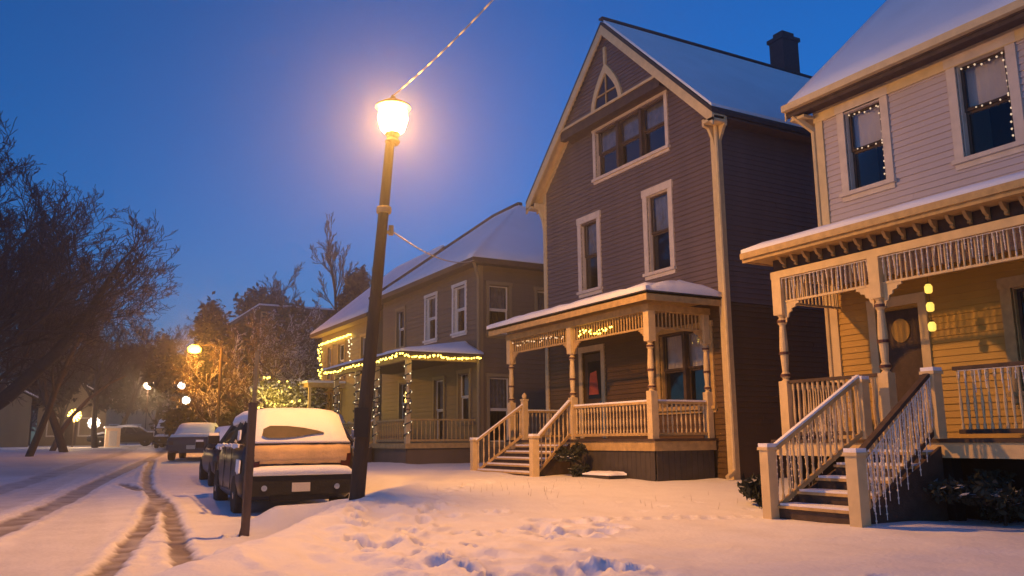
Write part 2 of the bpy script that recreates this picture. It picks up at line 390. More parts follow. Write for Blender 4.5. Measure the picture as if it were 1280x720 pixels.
def turned(x, y, z0, z1, sq=.075):
    """square foot, turned shaft with dark rings, square capital"""
    mb = MB(); h = z1-z0; za = z0+.95; zb = z1-.62
    mb.box(x-sq, x+sq, y-sq, y+sq, z0, za); mb.box(x-sq*1.1, x+sq*1.1, y-sq*1.1, y+sq*1.1, zb, z1)
    k = [(sq*.9, 0), (sq*.55, .03), (sq*.95, .07), (sq*.95, .1), (sq*.6, .14), (sq*.75, .3), (sq*.85, .5), (sq*.7, .72), (sq*.6, .84), (sq*.95, .88), (sq*.95, .92), (sq*.55, .96), (sq*.9, 1)]
    mb.lathe(x, y, [(r, za+(zb-za)*t) for r, t in k], 12)
    mb.cur = 1
    for t in (.085, .42, .9): mb.lathe(x, y, [(sq*1.03, za+(zb-za)*(t-.02)), (sq*1.03, za+(zb-za)*(t+.02))], 12)
    return mb
def scroll(mb, x, y, z, dx, dy, s=.3):
    """fretwork corner bracket as a thin curved plate, outer edge stepped"""
    pts = [(0, 0), (1, 0), (1, -.12), (.78, -.16), (.74, -.3), (.5, -.34), (.46, -.52), (.28, -.58), (.22, -.8), (.1, -.86), (.07, -1.05), (0, -1.1)]
    nx, ny = -dy*.03, dx*.03
    mb.slab([(x+dx*a*s-nx/2, y+dy*a*s-ny/2, z+b*s) for a, b in pts], (nx, ny, 0))
def railing(par, p0, p1, zf0, zf1=None, h=.85, step=.115, mt='cream', rail='cream2', name='railing', snow=True, gap=.09):
    """rail parallel to the line p0-p1, floor heights zf0 / zf1 at the ends; balusters are sub-parts"""
    if zf1 is None: zf1 = zf0
    mb = MB()
    mb.bar((p0[0], p0[1], zf0+h), (p1[0], p1[1], zf1+h), .09, .05); mb.bar((p0[0], p0[1], zf0+gap), (p1[0], p1[1], zf1+gap), .05, .06)
    if snow: mb.cur = 1; mb.bar((p0[0], p0[1], zf0+h+.043), (p1[0], p1[1], zf1+h+.043), .07, .035)
    ro = mb.build(name, [rail, 'snow'], par)
    L = math.hypot(p1[0]-p0[0], p1[1]-p0[1]); k = max(2, int(L/step)); first = None; org = Vector(par['_o'])
    for i in range(k):
        t = (i+.5)/k; x = p0[0]+(p1[0]-p0[0])*t; y = p0[1]+(p1[1]-p0[1])*t; zf = zf0+(zf1-zf0)*t
        if first is None:
            m2 = MB(); m2.T = lambda a, b, c: (a+org.x, b+org.y, c+org.z)
            m2.lathe(0, 0, [(.022, gap), (.022, gap+.08), (.012, gap+.12), (.021, h*.42), (.023, h*.5), (.014, h*.62), (.012, h-.16), (.022, h-.12), (.022, h-.02)], 6)
            first = m2.build('baluster', mt, ro); o = first
        else: o = first.copy(); COL.objects.link(o)
        o.location = (x-org.x, y-org.y, zf-org.z)
    return ro
def newel(par, x, y, z0, z1, s=.07, cap='ball', mt='cream'):
    mb = MB(); mb.box(x-s, x+s, y-s, y+s, z0, z1-.1); mb.box(x-s*1.25, x+s*1.25, y-s*1.25, y+s*1.25, z1-.1, z1-.06)
    if cap == 'ball': mb.lathe(x, y, [(s*.5, z1-.06), (s*.9, z1-.02), (s*.95, z1+.03), (s*.5, z1+.08), (.01, z1+.1)], 10)
    else: mb.cur = 1; mb.box(x-s*1.1, x+s*1.1, y-s*1.1, y+s*1.1, z1-.06, z1-.01)
    return mb.build('newel_post', [mt, 'snow'], par)
def stairs(par, xb, xt, ya0, yb0, ya1, yb1, zb, zt, n, tread='cream2', riser='darkwood'):
    """from street side xb (between ya0..yb0) up to xt (ya1..yb1)"""
    so = None
    for (yb_, yt_) in ((ya0, ya1), (yb0, yb1)):
        st = MB(); st.slab([(xb, yb_-.02, zb-.1), (xt, yt_-.02, zb-.1), (xt, yt_-.02, zt-.1), (xb, yb_-.02, zb+.1)], (0, .04, 0))
        so = st.build('staircase', riser, par) if so is None else (st.build('stringer', riser, so), so)[1]
    for k in range(n):
        t0, t1 = k/n, (k+1)/n; z = zb+(zt-zb)*(k+1)/(n+1); x0 = xb+(xt-xb)*t0; x1 = xb+(xt-xb)*t1
        a = ya0+(ya1-ya0)*t0; b = yb0+(yb1-yb0)*t0
        s = MB(); s.box(x0-.03, x1+.02, a+.03, b-.03, z-.035, z)
        s.cur = 1; s.box(x0+.01, x0+.03, a+.03, b-.03, z-(zt-zb)/(n+1), z-.037)
        s.cur = 2; s.box(x0+.0, x1-.03, a+.06, b-.06, z+.001, z+.03)
        s.build('step', [tread, riser, 'snow'], so)
    return so

def string_lights(name, label, pts, step, bulb='bulb', r=.022, wire='green', wr=.008, group=None, jit=.0, cat='string lights'):
    pts = [Vector(p) for p in pts]; loc = tuple(pts[0]); root = thing(name, label, cat, loc, group)
    mb = MB(); mb.path([tuple(p) for p in pts], wr, 5); mb.build('wire', wire, root)
    rnd = random.Random(hash(name) % 1000 if False else len(pts)); first = None; acc = 0
    for a, b in zip(pts[:-1], pts[1:]):
        L = (b-a).length
        while acc < L:
            p = a+(b-a)*(acc/L)+Vector((rnd.uniform(-1, 1), rnd.uniform(-1, 1), rnd.uniform(-1, 1)))*jit-Vector((0, 0, r))
            if first is None:
                m2 = MB(); m2.lathe(0, 0, [(r*.3, r), (r*.8, r*.6), (r, 0), (r*.7, -r*.8), (r*.15, -r*1.3)], 6)
                first = m2.build('bulb', bulb); first.parent = root; o = first
            else: o = first.copy(); COL.objects.link(o)
            o.location = p-pts[0]; acc += step
        acc -= L
    return root

# ================================================================== HOUSE 2: grey gabled house (centre right)
X2 = 12.4; ya, yb = 12.95, 20.02; yr = 16.45; zE = 8.5; sl = .97; ztop = 11.75
H2 = thing('gabled_house', 'tall grey clapboard house with steep snowy gable, cream trim and spindled front porch', 'house', (X2, 16.5, .45))
def top2(z):
    if z < zE: return (ya, yb)
    k = (ztop-z)/sl; return (yr-k, yr+k)
ops = [(17.42, 18.16, 5.12, 6.95), (14.56, 15.34, 5.12, 6.98), (14.55, 17.38, 8.0, 9.3), (13.45, 15.1, 1.95, 3.62), (17.4, 18.25, 1.3, 3.45)]
lap_wall(TX(X2), ya, yb, 4.1, ztop, ops, top2, .112).build('wall', 'greysid', H2)
lap_wall(TY(ya), X2+.03, 21.5, 4.1, zE+.1, [], None, .112).build('wall', 'greysid', H2)
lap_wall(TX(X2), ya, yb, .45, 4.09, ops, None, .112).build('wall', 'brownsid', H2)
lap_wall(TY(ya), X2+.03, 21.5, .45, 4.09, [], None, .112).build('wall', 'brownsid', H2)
b_ = MB(); b_.box(X2+.06, 21.5, yb-.02, yb+.04, .45, zE); b_.box(21.5, 21.56, ya, yb, .45, zE); b_.build('wall', 'greysid', H2)
cb = MB()
cb.box(X2-.05, X2+.001, ya-.045, ya+.11, .4, zE+.05); cb.box(X2-.001, X2+.13, ya-.045, ya-.0, .4, zE-.05); cb.build('corner_board', 'cream', H2)
cb = MB(); cb.box(X2-.05, X2+.0, yb-.11, yb+.045, .4, zE+.05); cb.build('corner_board', 'cream', H2)
window(H2, TX(X2), 17.42, 18.16, 5.12, 6.95, .15, blind='blindgrey', head=.03, sash='darkwood', trim='paletrim')
window(H2, TX(X2), 14.56, 15.34, 5.12, 6.98, .15, blind='blindgrey', head=.03, sash='darkwood', trim='paletrim')
window(H2, TX(X2), 14.55, 17.38, 8.0, 9.3, .11, lights=3, blind='blindgrey', sash='darkwood', trim='paletrim')
window(H2, TX(X2), 13.45, 15.1, 1.95, 3.62, .12, lights=2, blind='blind', trim='cream2', sash='darkwood')
# front door under the porch
d = MB(); d.T = TX(X2); d.box(17.25, 17.4, 0, .05, 1.3, 3.5); d.box(18.25, 18.4, 0, .05, 1.3, 3.5); d.box(17.25, 18.4, 0, .06, 3.5, 3.65)
d.cur = 1; d.box(17.4, 18.25, -.1, -.05, 1.3, 3.45); d.box(17.5, 18.15, -.05, -.03, 1.4, 2.1)
do = d.build('front_door', ['cream', 'darkwood'], H2)
d = MB(); d.T = TX(X2); d.box(17.55, 18.1, -.048, -.035, 2.3, 3.25); d.build('door_pane', 'glassdark', do)
d = MB(); d.T = TX(X2); d.tube((17.5, -.04, 2.2), (17.5, .02, 2.2), .03, .03, 8); d.build('door_handle', 'chrome', do)
# roof planes
oh = .42; X2f = X2-oh; X2b = 21.8
def zroof(y, c=11.95): return c-sl*abs(y-yr)
for side, ye in ((-1, ya-.38), (1, yb+.38)):
    ro = MB(); ro.slab([(X2f, yr, zroof(yr)-.02), (X2b, yr, zroof(yr)-.02), (X2b, ye, zroof(ye)-.02), (X2f, ye, zroof(ye)-.02)][::side], (0, 0, -.09))
    r_ = ro.build('roof', 'shingle', H2)
    sn = MB(); e2 = ye-side*.06
    sn.slab([(X2f+.05, yr-side*-.06, zroof(yr+.06)), (X2b-.05, yr-side*-.06, zroof(yr+.06)), (X2b-.05, e2, zroof(e2)), (X2f+.05, e2, zroof(e2))][::side], (0, 0, .07))
    sn.build('snow_cover', 'roofsnow', r_)
    bg_ = MB()                                         # barge boards and soffit
    for off, wd, xx in ((0, .2, X2f+.0), (.0, .17, X2-.06)):
        o1 = .1 if xx == X2f else .12
        bg_.slab([(xx, yr, zroof(yr)-.115-(.0 if xx == X2f else .02)), (xx, ye, zroof(ye)-.115-(.0 if xx == X2f else .02)), (xx, ye, zroof(ye)-.115-wd*1.35), (xx, yr, zroof(yr)-.115-wd*1.35)][::-side], (.05, 0, 0))
    bg_.slab([(X2f+.055, yr, zroof(yr)-.13), (X2f+.055, ye, zroof(ye)-.13), (X2-.07, ye, zroof(ye)-.13), (X2-.07, yr, zroof(yr)-.13)][::side], (0, 0, -.03))
    bg_.build('barge_board', 'cream', r_)
    ev = MB(); ev.slab([(X2f+.1, ye-side*.02, zroof(ye)-.13), (X2b, ye-side*.02, zroof(ye)-.13), (X2b, ye+side*-.36, zroof(ye)-.13), (X2f+.1, ye+side*-.36, zroof(ye)-.13)][::side], (0, 0, -.04)); ev.build('soffit', 'darkwood', r_)
    br = MB()                                          # knee bracket at the corner
    yw = ya if side < 0 else yb
    zt_ = zroof(ye)-.2
    br.slab([(X2-.35, yw-.05, zt_+.05), (X2-.35, yw-.05, zt_-.1), (X2-.22, yw-.05, zt_-.14), (X2-.12, yw-.05, zt_-.35), (X2-.05, yw-.05, zt_-.85), (X2-.05, yw-.05, zt_+.05)], (0, .07, 0))
    br.slab([(X2-.04, yw+side*.04, zt_-.75), (X2-.04, yw+side*.14, zt_-.4), (X2-.04, yw+side*.36, zt_-.02), (X2-.04, yw+side*.04, zt_-.02)][::side], (.07, 0, 0))
    br.box(X2f, X2-.06, min(ye, ye-side*.3), max(ye, ye-side*.3), zt_-.08, zt_-.02)
    br.build('bracket', 'cream', H2)
rc = MB(); rc.bar((X2f, yr, 12.02), (X2b, yr, 12.02), .16, .05); rc.build('ridge_cap', 'shingle', H2)
# projecting gable pediment: ledge, siding above it and arched window
zl = 9.62; k = (ztop-zl)/sl-.12
pd = MB(); pd.box(X2-.34, X2-.01, yr-k-.1, yr+k+.1, zl-.05, zl+.0); pd.cur = 1; pd.box(X2-.38, X2-.35, yr-k-.1, yr+k+.1, zl-.01, zl+.05); pd.cur = 0; pd.box(X2-.349, X2-.2, yr-k-.05, yr+k+.05, zl-.26, zl-.051)
pd.slab([(X2-.33, yr-k, zl-.06), (X2-.01, yr-k, zl-.3), (X2-.01, yr-k, zl-.06)], (0, 2*k, 0))
pd.build('gable_ledge', ['darkwood', 'cream'], H2)
lap_wall(TX(X2-.27), yr-k, yr+k, zl, ztop, [], lambda z: (yr-(ztop-z)/sl+.02, yr+(ztop-z)/sl-.02), .1).build('wall', 'greysid', H2)
def arch(w, h, n=9):
    L = [(-w*math.cos(R(62*t/n))*1+ (w-w) , 0) for t in range(1)]
    pts = []
    for i in range(n+1):
        t = i/n; pts.append((-w*(1-t**1.7), h*t))
    return pts + [(-a, z) for a, z in reversed(pts[:-1])]
ar = MB(); T_ = X2-.27; o_ = arch(.66, 1.12); i_ = arch(.52, .86)
for s_ in (-1, 1):
    pts = [(a, z) for a, z in o_ if (a*s_ >= 0 or abs(a) < 1e-6)]; pin = [(a, z) for a, z in i_ if (a*s_ >= 0 or abs(a) < 1e-6)]
    if s_ > 0: pts = pts[::-1]; pin = pin[::-1]
    for (p, q, c, e) in zip(pts[:-1], pts[1:], pin[:-1], pin[1:]):
        ar.hexa([(T_-.07, yr+p[0], zl+.06+p[1]), (T_, yr+p[0], zl+.06+p[1]), (T_, yr+c[0], zl+.06+c[1]), (T_-.07, yr+c[0], zl+.06+c[1]),
                 (T_-.07, yr+q[0], zl+.06+q[1]), (T_, yr+q[0], zl+.06+q[1]), (T_, yr+e[0], zl+.06+e[1]), (T_-.07, yr+e[0], zl+.06+e[1])])
ar.bar((T_-.05, yr, zl+1.15), (T_-.05, yr, zl+1.62), .08, .06)
aw = ar.build('arched_window', 'cream', H2)
ag = MB(); ag.slab([(T_-.03, yr+a, zl+.06+z) for a, z in arch(.54, .88)], (.02, 0, 0)); ag.build('pane', 'glassdark', aw)
am = MB(); am.bar((T_-.05, yr, zl+.06), (T_-.05, yr, zl+.9), .03, .03); am.bar((T_-.05, yr-.45, zl+.38), (T_-.05, yr+.45, zl+.38), .03, .03); am.build('glazing_bar', 'cream2', aw)
CX = 19.35; ch = MB(); ch.box(CX-.33, CX+.33, 16.75, 17.3, 10.2, 13.3); ch.box(CX-.38, CX+.38, 16.7, 17.35, 13.3, 13.42); ch.box(CX-.25, CX+.25, 16.82, 17.2, 13.42, 13.6); ch.build('chimney', 'brick', H2)
ds = MB(); ds.tube((X2-.09, ya-.11, 8.3), (X2-.09, ya-.11, .6), .045, .045, 8); ds.bar((X2-.09, ya-.11, .62), (X2-.3, ya-.13, .5), .09, .07); ds.build('downspout', 'cream', H2)
# porch
PX = 10.8; pz = 1.28; p0y, p1y = 13.42, 19.32
pk = MB(); pk.box(PX-.1, X2-.03, p0y-.1, p1y+.1, pz-.05, pz); pk.cur = 1; pk.box(PX-.07, PX-.04, p0y-.07, p1y+.07, pz-.24, pz-.052); pk.box(PX-.04, X2-.06, p0y-.07, p0y-.04, pz-.24, pz-.052); pk.build('porch_floor', ['darkwood', 'cream2'], H2)
ps = MB()
for k in range(int((X2-PX)/.15)): ps.box(PX+k*.15, PX+k*.15+.143, p0y-.035, p0y-.012, .4, pz-.24)
for k in range(int((p1y-p0y)/.15)): ps.box(PX-.035, PX-.012, p0y+k*.15, p0y+k*.15+.143, .4, pz-.24)
ps.build('porch_skirt', 'skirt', H2)
for y in (13.47, 16.35, 19.25):
    turned(PX, y, pz, 3.86, .08).build('porch_post', ['cream', 'redbrown'], H2)
turned(X2-.12, 13.47, pz, 3.86, .07).build('porch_post', ['cream', 'redbrown'], H2)
bm = MB(); bm.box(PX-.09, PX+.09, p0y-.05, p1y+.05, 3.86, 4.0); bm.box(PX+.09, X2-.02, p0y-.05, p0y+.12, 3.86, 4.0); bm.build('porch_beam', 'cream2', H2)
fr = MB()
for a, b in ((13.56, 16.26), (16.44, 19.16)):
    fr.box(PX-.025, PX+.025, a, b, 3.5, 3.54); spindles(fr, (PX, a), (PX, b), 3.54, 3.86, .1, .018)
    scroll(fr, PX, a, 3.5, 0, 1, .26); scroll(fr, PX, b, 3.5, 0, -1, .26)
fr.box(PX+.09, X2-.2, 13.445, 13.495, 3.5, 3.54); spindles(fr, (PX+.09, 13.47), (X2-.2, 13.47), 3.54, 3.86, .1, .018); scroll(fr, PX+.08, 13.47, 3.5, 1, 0, .22); scroll(fr, X2-.2, 13.47, 3.5, -1, 0, .22)
fr.build('porch_frieze', 'cream2', H2)
zpe = 4.16; fx = PX-.42; fy0, fy1 = p0y-.42, p1y+.4
pr = MB(); pr.slab([(fx, fy0, zpe), (fx, fy1, zpe), (X2-.03, fy1, zpe), (X2-.03, fy0, zpe)], (0, 0, -.03))
pr.cur = 1
for (a, b, c, d_) in ((fx, fx+.03, fy0, fy1), (fx+.03, X2-.06, fy0, fy0+.03)): pr.box(a, b, c, d_, 4.0, zpe+.0)
pr.cur = 2
pr.slab([(fx-.03, fy0-.03, zpe+.002), (fx-.03, fy1+.03, zpe+.002), (X2-.03, fy1-.5, zpe+.42), (X2-.03, fy0+1.3, zpe+.42)], (0, 0, .025))
pr.slab([(fx-.03, fy0-.03, zpe+.001), (X2-.03, fy0+1.3, zpe+.42), (X2-.03, fy0-.03, zpe+.001)], (0, 0, .024))
pro = pr.build('porch_roof', ['cream2', 'cream2', 'shingle'], H2)
sn = MB(); N = 24
def snowplane(mb, a, b, c, d, th, n1=14, n2=6, seed=1, rag=.02):
    """rounded snow blanket over quad a-b (eave) to d-c (top)"""
    a, b, c, d = map(Vector, (a, b, c, d)); rr = random.Random(seed); g = []
    for i in range(n1+1):
        row = []
        for j in range(n2+1):
            u, v = i/n1, j/n2; p = (a*(1-u)+b*u)*(1-v)+(d*(1-u)+c*u)*v
            e = min(min(u, 1-u)*n1, v*n2*1.0, 1.0) if j < n2 else min(1, min(u, 1-u)*n1)
            e *= 1+.35*math.sin(i*.9+seed)*math.sin(j*1.3+i*.37)*(e > .9)
            row.append((p, th*(.55+.45*min(1, e))+rr.uniform(-rag, rag)*(.3 if j else 1)))
        g.append(row)
    base = len(mb.v)
    for row in g:
        for p, t in row: mb.v.append(tuple(p+Vector((0, 0, t))))
    for row in g:
        for p, t in row: mb.v.append(tuple(p))
    m = n2+1; K = (n1+1)*m
    for i in range(n1):
        for j in range(n2):
            q = (base+i*m+j, base+(i+1)*m+j, base+(i+1)*m+j+1, base+i*m+j+1); mb.f.append(q[::-1]); mb.m.append(mb.cur)
    for i in range(n1):
        for j in (0, n2): q = (base+i*m+j, base+(i+1)*m+j, base+K+(i+1)*m+j, base+K+i*m+j); mb.f.append(q); mb.m.append(mb.cur)
    for j in range(n2):
        for i in (0, n1): q = (base+i*m+j, base+i*m+j+1, base+K+i*m+j+1, base+K+i*m+j); mb.f.append(q); mb.m.append(mb.cur)
snowplane(sn, (fx-.04, fy1+.04, zpe+.03), (fx-.04, fy0-.04, zpe+.03), (X2-.03, fy0+1.3, zpe+.45), (X2-.03, fy1-.5, zpe+.45), .17, 30, 6, 3)
snowplane(sn, (fx-.04, fy0-.04, zpe+.03), (X2-.03, fy0-.04, zpe+.03), (X2-.03, fy0+1.28, zpe+.45), (X2-.04, fy0+1.28, zpe+.45), .17, 12, 6, 4)
sn.build('snow_cover', 'roofsnow', pro, smooth=True)
railing(H2, (PX, 13.55), (PX, 16.27), pz, h=.72)
railing(H2, (PX+.08, 13.47), (X2-.2, 13.47), pz, h=.72)
railing(H2, (PX+.1, 19.25), (X2-.1, 19.25), pz, h=.72)
stairs(H2, 9.62, PX-.08, 16.2, 18.95, 16.42, 18.5, .42, pz, 5)
newel(H2, 9.6, 19.05, .3, 1.36, .07, 'snow'); newel(H2, 9.6, 16.12, .3, 1.42, .08, 'snow')
newel(H2, PX-.05, 18.5, pz, 2.35, .065, 'ball')
railing(H2, (9.62, 18.98), (PX-.1, 18.52), .42, pz+.02, h=.82, step=.13)
railing(H2, (9.62, 16.14), (PX-.1, 16.36), .42, pz+.02, h=.82, step=.13)
mb = MB(); mb.T = TX(X2); mb.slab([(17.62, -.03, 2.4), (18.05, -.03, 2.4), (17.98, -.03, 2.95), (17.7, -.03, 3.0)], (0, .01, 0)); 
tag(mb.build('door_wreath', 'redcloth', None, (X2, 17.8, 2.6)), 'red and pink cloth hanging on the front door of the grey gabled house', 'door hanging')
string_lights('string_lights', 'short run of warm string lights on the porch frieze of the grey gabled house', [(PX-.05, 14.7, 3.7), (PX-.05, 15.3, 3.62), (PX-.05, 15.6, 3.75), (PX-.05, 16.0, 3.68)], .05, 'bulb', .018, jit=.05)
string_lights('string_lights', 'faint warm string lights on the left half of the grey gabled house porch', [(PX-.05, 16.6, 3.7), (PX-.05, 17.8, 3.72), (PX-.05, 19.0, 3.75)], .1, 'bulbtiny', .018, jit=.05)

# ================================================================== HOUSE 1: pale clapboard house at right
X1 = 12.3; h1a, h1b = -2.0, 10.15
H1 = thing('clapboard_house', 'pale pink-white clapboard house with blinded upper windows and long cream spindle porch', 'house', (X1, 5, .3))
zw = 7.28
ops = [(8.8, 9.55, 5.55, 7.03), (6.62, 7.42, 5.52, 7.05), (8.45, 9.25, 1.26, 3.35), (5.2, 6.95, 1.9, 3.4)]
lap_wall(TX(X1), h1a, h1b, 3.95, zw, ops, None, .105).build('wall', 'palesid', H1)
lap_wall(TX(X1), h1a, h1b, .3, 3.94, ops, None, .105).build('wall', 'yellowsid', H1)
b_ = MB(); b_.box(X1+.06, 21, h1b-.05, h1b, .3, zw+.2); b_.box(21, 21.06, h1a, h1b, .3, zw); b_.box(X1+.06, 21, h1a, h1a+.05, .3, zw); b_.build('wall', 'palesid', H1)
cb = MB(); cb.T = TX(X1); cb.box(h1b-.13, h1b+.03, .0, .05, .3, zw-.25); cb.box(h1a, h1b+.05, 0, .06, zw-.25, zw-.01); cb.build('corner_board', 'cream', H1)
for (u0, u1, z0, z1) in ((8.8, 9.55, 5.55, 7.03), (6.62, 7.42, 5.52, 7.05)):
    window(H1, TX(X1), u0, u1, z0, z1, .15, trim='paletrim', blind='blind', sash='darkwood', rec=.1)
window(H1, TX(X1), 5.2, 6.95, 1.9, 3.4, .16, trim='cream2', blind='yellowsid', sash='darkwood', rec=.1)
# roof (ridge along the street) with left rake
e1 = 11.86; ze = 7.42; rx = 16.6; rzg = 11.7; yL = 10.5
ro = MB(); ro.slab([(e1, h1a-.4, ze), (e1, yL, ze), (rx, yL, rzg), (rx, h1a-.4, rzg)], (0, 0, -.12)); ro.slab([(rx, h1a-.4, rzg), (rx, yL, rzg), (21.4, yL, ze), (21.4, h1a-.4, ze)], (0, 0, -.12))
r1 = ro.build('roof', 'shingle', H1)
sn = MB(); snowplane(sn, (e1+.03, h1a-.35, ze+.01), (e1+.03, yL-.03, ze+.01), (rx, yL-.03, rzg+.01), (rx, h1a-.35, rzg+.01), .09, 30, 12, 6, .012)
snowplane(sn, (21.3, yL-.03, ze+.01), (21.3, h1a-.35, ze+.01), (rx, h1a-.35, rzg+.01), (rx, yL-.03, rzg+.01), .09, 10, 4, 6, .012)
sn.build('snow_cover', 'roofsnow', r1, smooth=True)
gt = MB(); gt.box(e1-.1, e1+.0, h1a-.4, yL+.02, ze-.14, ze-.02); gt.cur = 1; gt.box(e1-.0, X1-.06, h1a-.4, yL, ze-.17, ze-.13); gt.box(e1+.02, e1+.08, h1a-.4, yL, ze-.24, ze-.172)
gt.cur = 0; gt.slab([(e1, yL+.001, ze-.13), (rx, yL+.001, rzg-.13), (rx, yL+.001, rzg-.33), (e1, yL+.001, ze-.3)], (0, .03, 0)); gt.box(e1+.1, X1+.3, yL-.33, yL, ze-.3, ze-.25)
gt.build('gutter', ['cream', 'darkwood'], H1)
ds = MB(); ds.bar((e1+.05, h1b+.25, ze-.2), (X1-.02, h1b+.1, ze-.5), .08, .08); ds.tube((X1-.02, h1b+.1, ze-.5), (X1-.02, h1b+.1, .4), .045, .045, 8); ds.build('downspout', 'cream', H1)
g_ = MB(); g_.slab([(X1+.06, h1b-.02, zw), (21, h1b-.02, zw), (rx, h1b-.02, rzg-.2)], (0, .03, 0)); g_.build('gable_wall', 'palesid', H1)
# door, lantern glow
d = MB(); d.T = TX(X1); d.box(8.3, 8.45, 0, .05, 1.26, 3.4); d.box(9.25, 9.4, 0, .05, 1.26, 3.4); d.box(8.3, 9.4, 0, .06, 3.4, 3.56); d.cur = 1; d.box(8.45, 9.25, -.1, -.05, 1.26, 3.35)
do = d.build('front_door', ['cream', 'darkwood'], H1)
d = MB(); d.T = TX(X1); d.slab([(8.85+.17*math.cos(t*math.pi/8), -.049, 3.0+.2*math.sin(t*math.pi/8)) for t in range(16)], (0, .02, 0)); d.build('oval_pane', 'yellowsid', do)
d = MB(); d.T = TX(X1); d.tube((8.53, -.05, 2.2), (8.53, .02, 2.2), .03, .03, 8); d.build('door_handle', 'chrome', do)
# porch
pz1 = 1.25; PX1 = 10.8; q0, q1 = 2.0, 10.0
pk = MB(); pk.box(PX1-.3, X1-.03, q0, q1+.08, pz1-.05, pz1); pk.cur = 1; pk.box(PX1-.27, PX1-.24, q0, q1+.05, pz1-.25, pz1-.052); pk.box(PX1-.24, X1-.05, q1+.02, q1+.05, pz1-.25, pz1-.052); pk.build('porch_floor', ['darkwood', 'cream'], H1)
ps = MB(); ps.box(PX1+.5, PX1+.55, q0, q1, .1, pz1-.06)  # near-black backing sheet stands in for the shade beneath the open deck
for k in range(4): ps.box(PX1-.1, PX1+.1, q0+k*2.55, q0+k*2.55+.25, .1, pz1-.06)
ps.build('pier_and_shade_backing', 'dark', H1)
for y in (9.95, 8.05, 5.5, 3.0): turned(PX1, y, pz1, 3.92, .085).build('porch_post', ['cream', 'redbrown'], H1)
bm = MB(); bm.box(PX1-.09, PX1+.09, q0, q1+.06, 3.92, 4.04); bm.box(PX1+.09, X1-.02, 9.88, 10.0, 3.92, 4.04); bm.build('porch_beam', 'cream', H1)
fr = MB()
for a, b in ((8.14, 9.86), (5.6, 7.96), (3.1, 5.4)):
    fr.box(PX1-.025, PX1+.025, a, b, 3.5, 3.535); spindles(fr, (PX1, a), (PX1, b), 3.535, 3.92, .085, .017)
    scroll(fr, PX1, a, 3.5, 0, 1, .3); scroll(fr, PX1, b, 3.5, 0, -1, .3)
fr.box(PX1+.09, X1-.05, 9.925, 9.975, 3.5, 3.535); spindles(fr, (PX1+.09, 9.95), (X1-.05, 9.95), 3.535, 3.92, .085, .017)
fr.build('porch_frieze', 'cream', H1)
# cornice: dark recess with rows of little cream scroll brackets
co = MB(); co.box(PX1-.02, PX1+.04, q0, q1+.05, 4.04, 4.3); co.cur = 1
y = 3.0
while y < 9.98:
    co.slab([(PX1-.03, y, 4.08), (PX1-.08, y, 4.1), (PX1-.07, y, 4.14), (PX1-.13, y, 4.17), (PX1-.18, y, 4.25), (PX1-.03, y, 4.25)], (0, .05, 0)); y += .25
co.build('cornice', ['darkwood', 'cream2'], H1)
fx1 = PX1-.42; zf = 4.28; yLp = 10.3; zwt = 4.92
pr = MB(); pr.box(fx1, X1-.03, q0, yLp, zf-.03, zf); pr.box(fx1-.03, fx1+.0, q0, yLp+.03, zf-.06, zf+.07); pr.cur = 1; pr.box(fx1-.08, fx1-.032, q0, yLp+.03, zf+.0, zf+.1); pr.cur = 0
pr.slab([(fx1, yLp+.001, zf-.05), (X1-.03, yLp+.001, zf-.05), (X1-.03, yLp+.001, zwt-.02), (fx1, yLp+.001, zf+.06)], (0, .03, 0))
pr.cur = 2; pr.slab([(fx1-.02, q0, zf+.08), (fx1-.02, yLp+.04, zf+.08), (X1-.03, yLp+.04, zwt), (X1-.03, q0, zwt)], (0, 0, .03))
p1o = pr.build('porch_roof', ['cream2', 'cream2', 'shingle'], H1)
sn = MB(); snowplane(sn, (fx1-.04, q0, zf+.11), (fx1-.04, yLp+.04, zf+.11), (X1-.03, yLp+.04, zwt+.03), (X1-.03, q0, zwt+.03), .1, 40, 6, 8, .015); sn.build('snow_cover', 'roofsnow', p1o, smooth=True)
railing(H1, (PX1, 8.15), (PX1, 9.86), pz1, h=.93, rail='darkwood', step=.1, snow=False)
railing(H1, (PX1, 5.0), (PX1, 7.0), pz1, h=.93, rail='darkwood', step=.1, snow=False)
railing(H1, (PX1+.1, 9.95), (X1-.1, 9.95), pz1, h=.93, rail='darkwood', step=.12, snow=False)
newel(H1, 10.42, 8.2, pz1, 2.16, .075, 'snow'); newel(H1, 10.42, 7.08, pz1, 2.2, .085, 'snow')
newel(H1, 8.72, 8.45, .1, 1.22, .075, 'snow'); newel(H1, 8.78, 7.08, .1, 1.16, .085, 'snow')
stairs(H1, 8.8, 10.48, 7.1, 8.42, 7.1, 8.2, .22, pz1, 5)
railing(H1, (8.78, 8.44), (10.36, 8.2), .24, pz1, h=.86, step=.1, mt='cream', snow=True)
railing(H1, (8.84, 7.09), (10.36, 7.09), .2, pz1, h=.86, step=.1, mt='cream', rail='darkwood', snow=False)
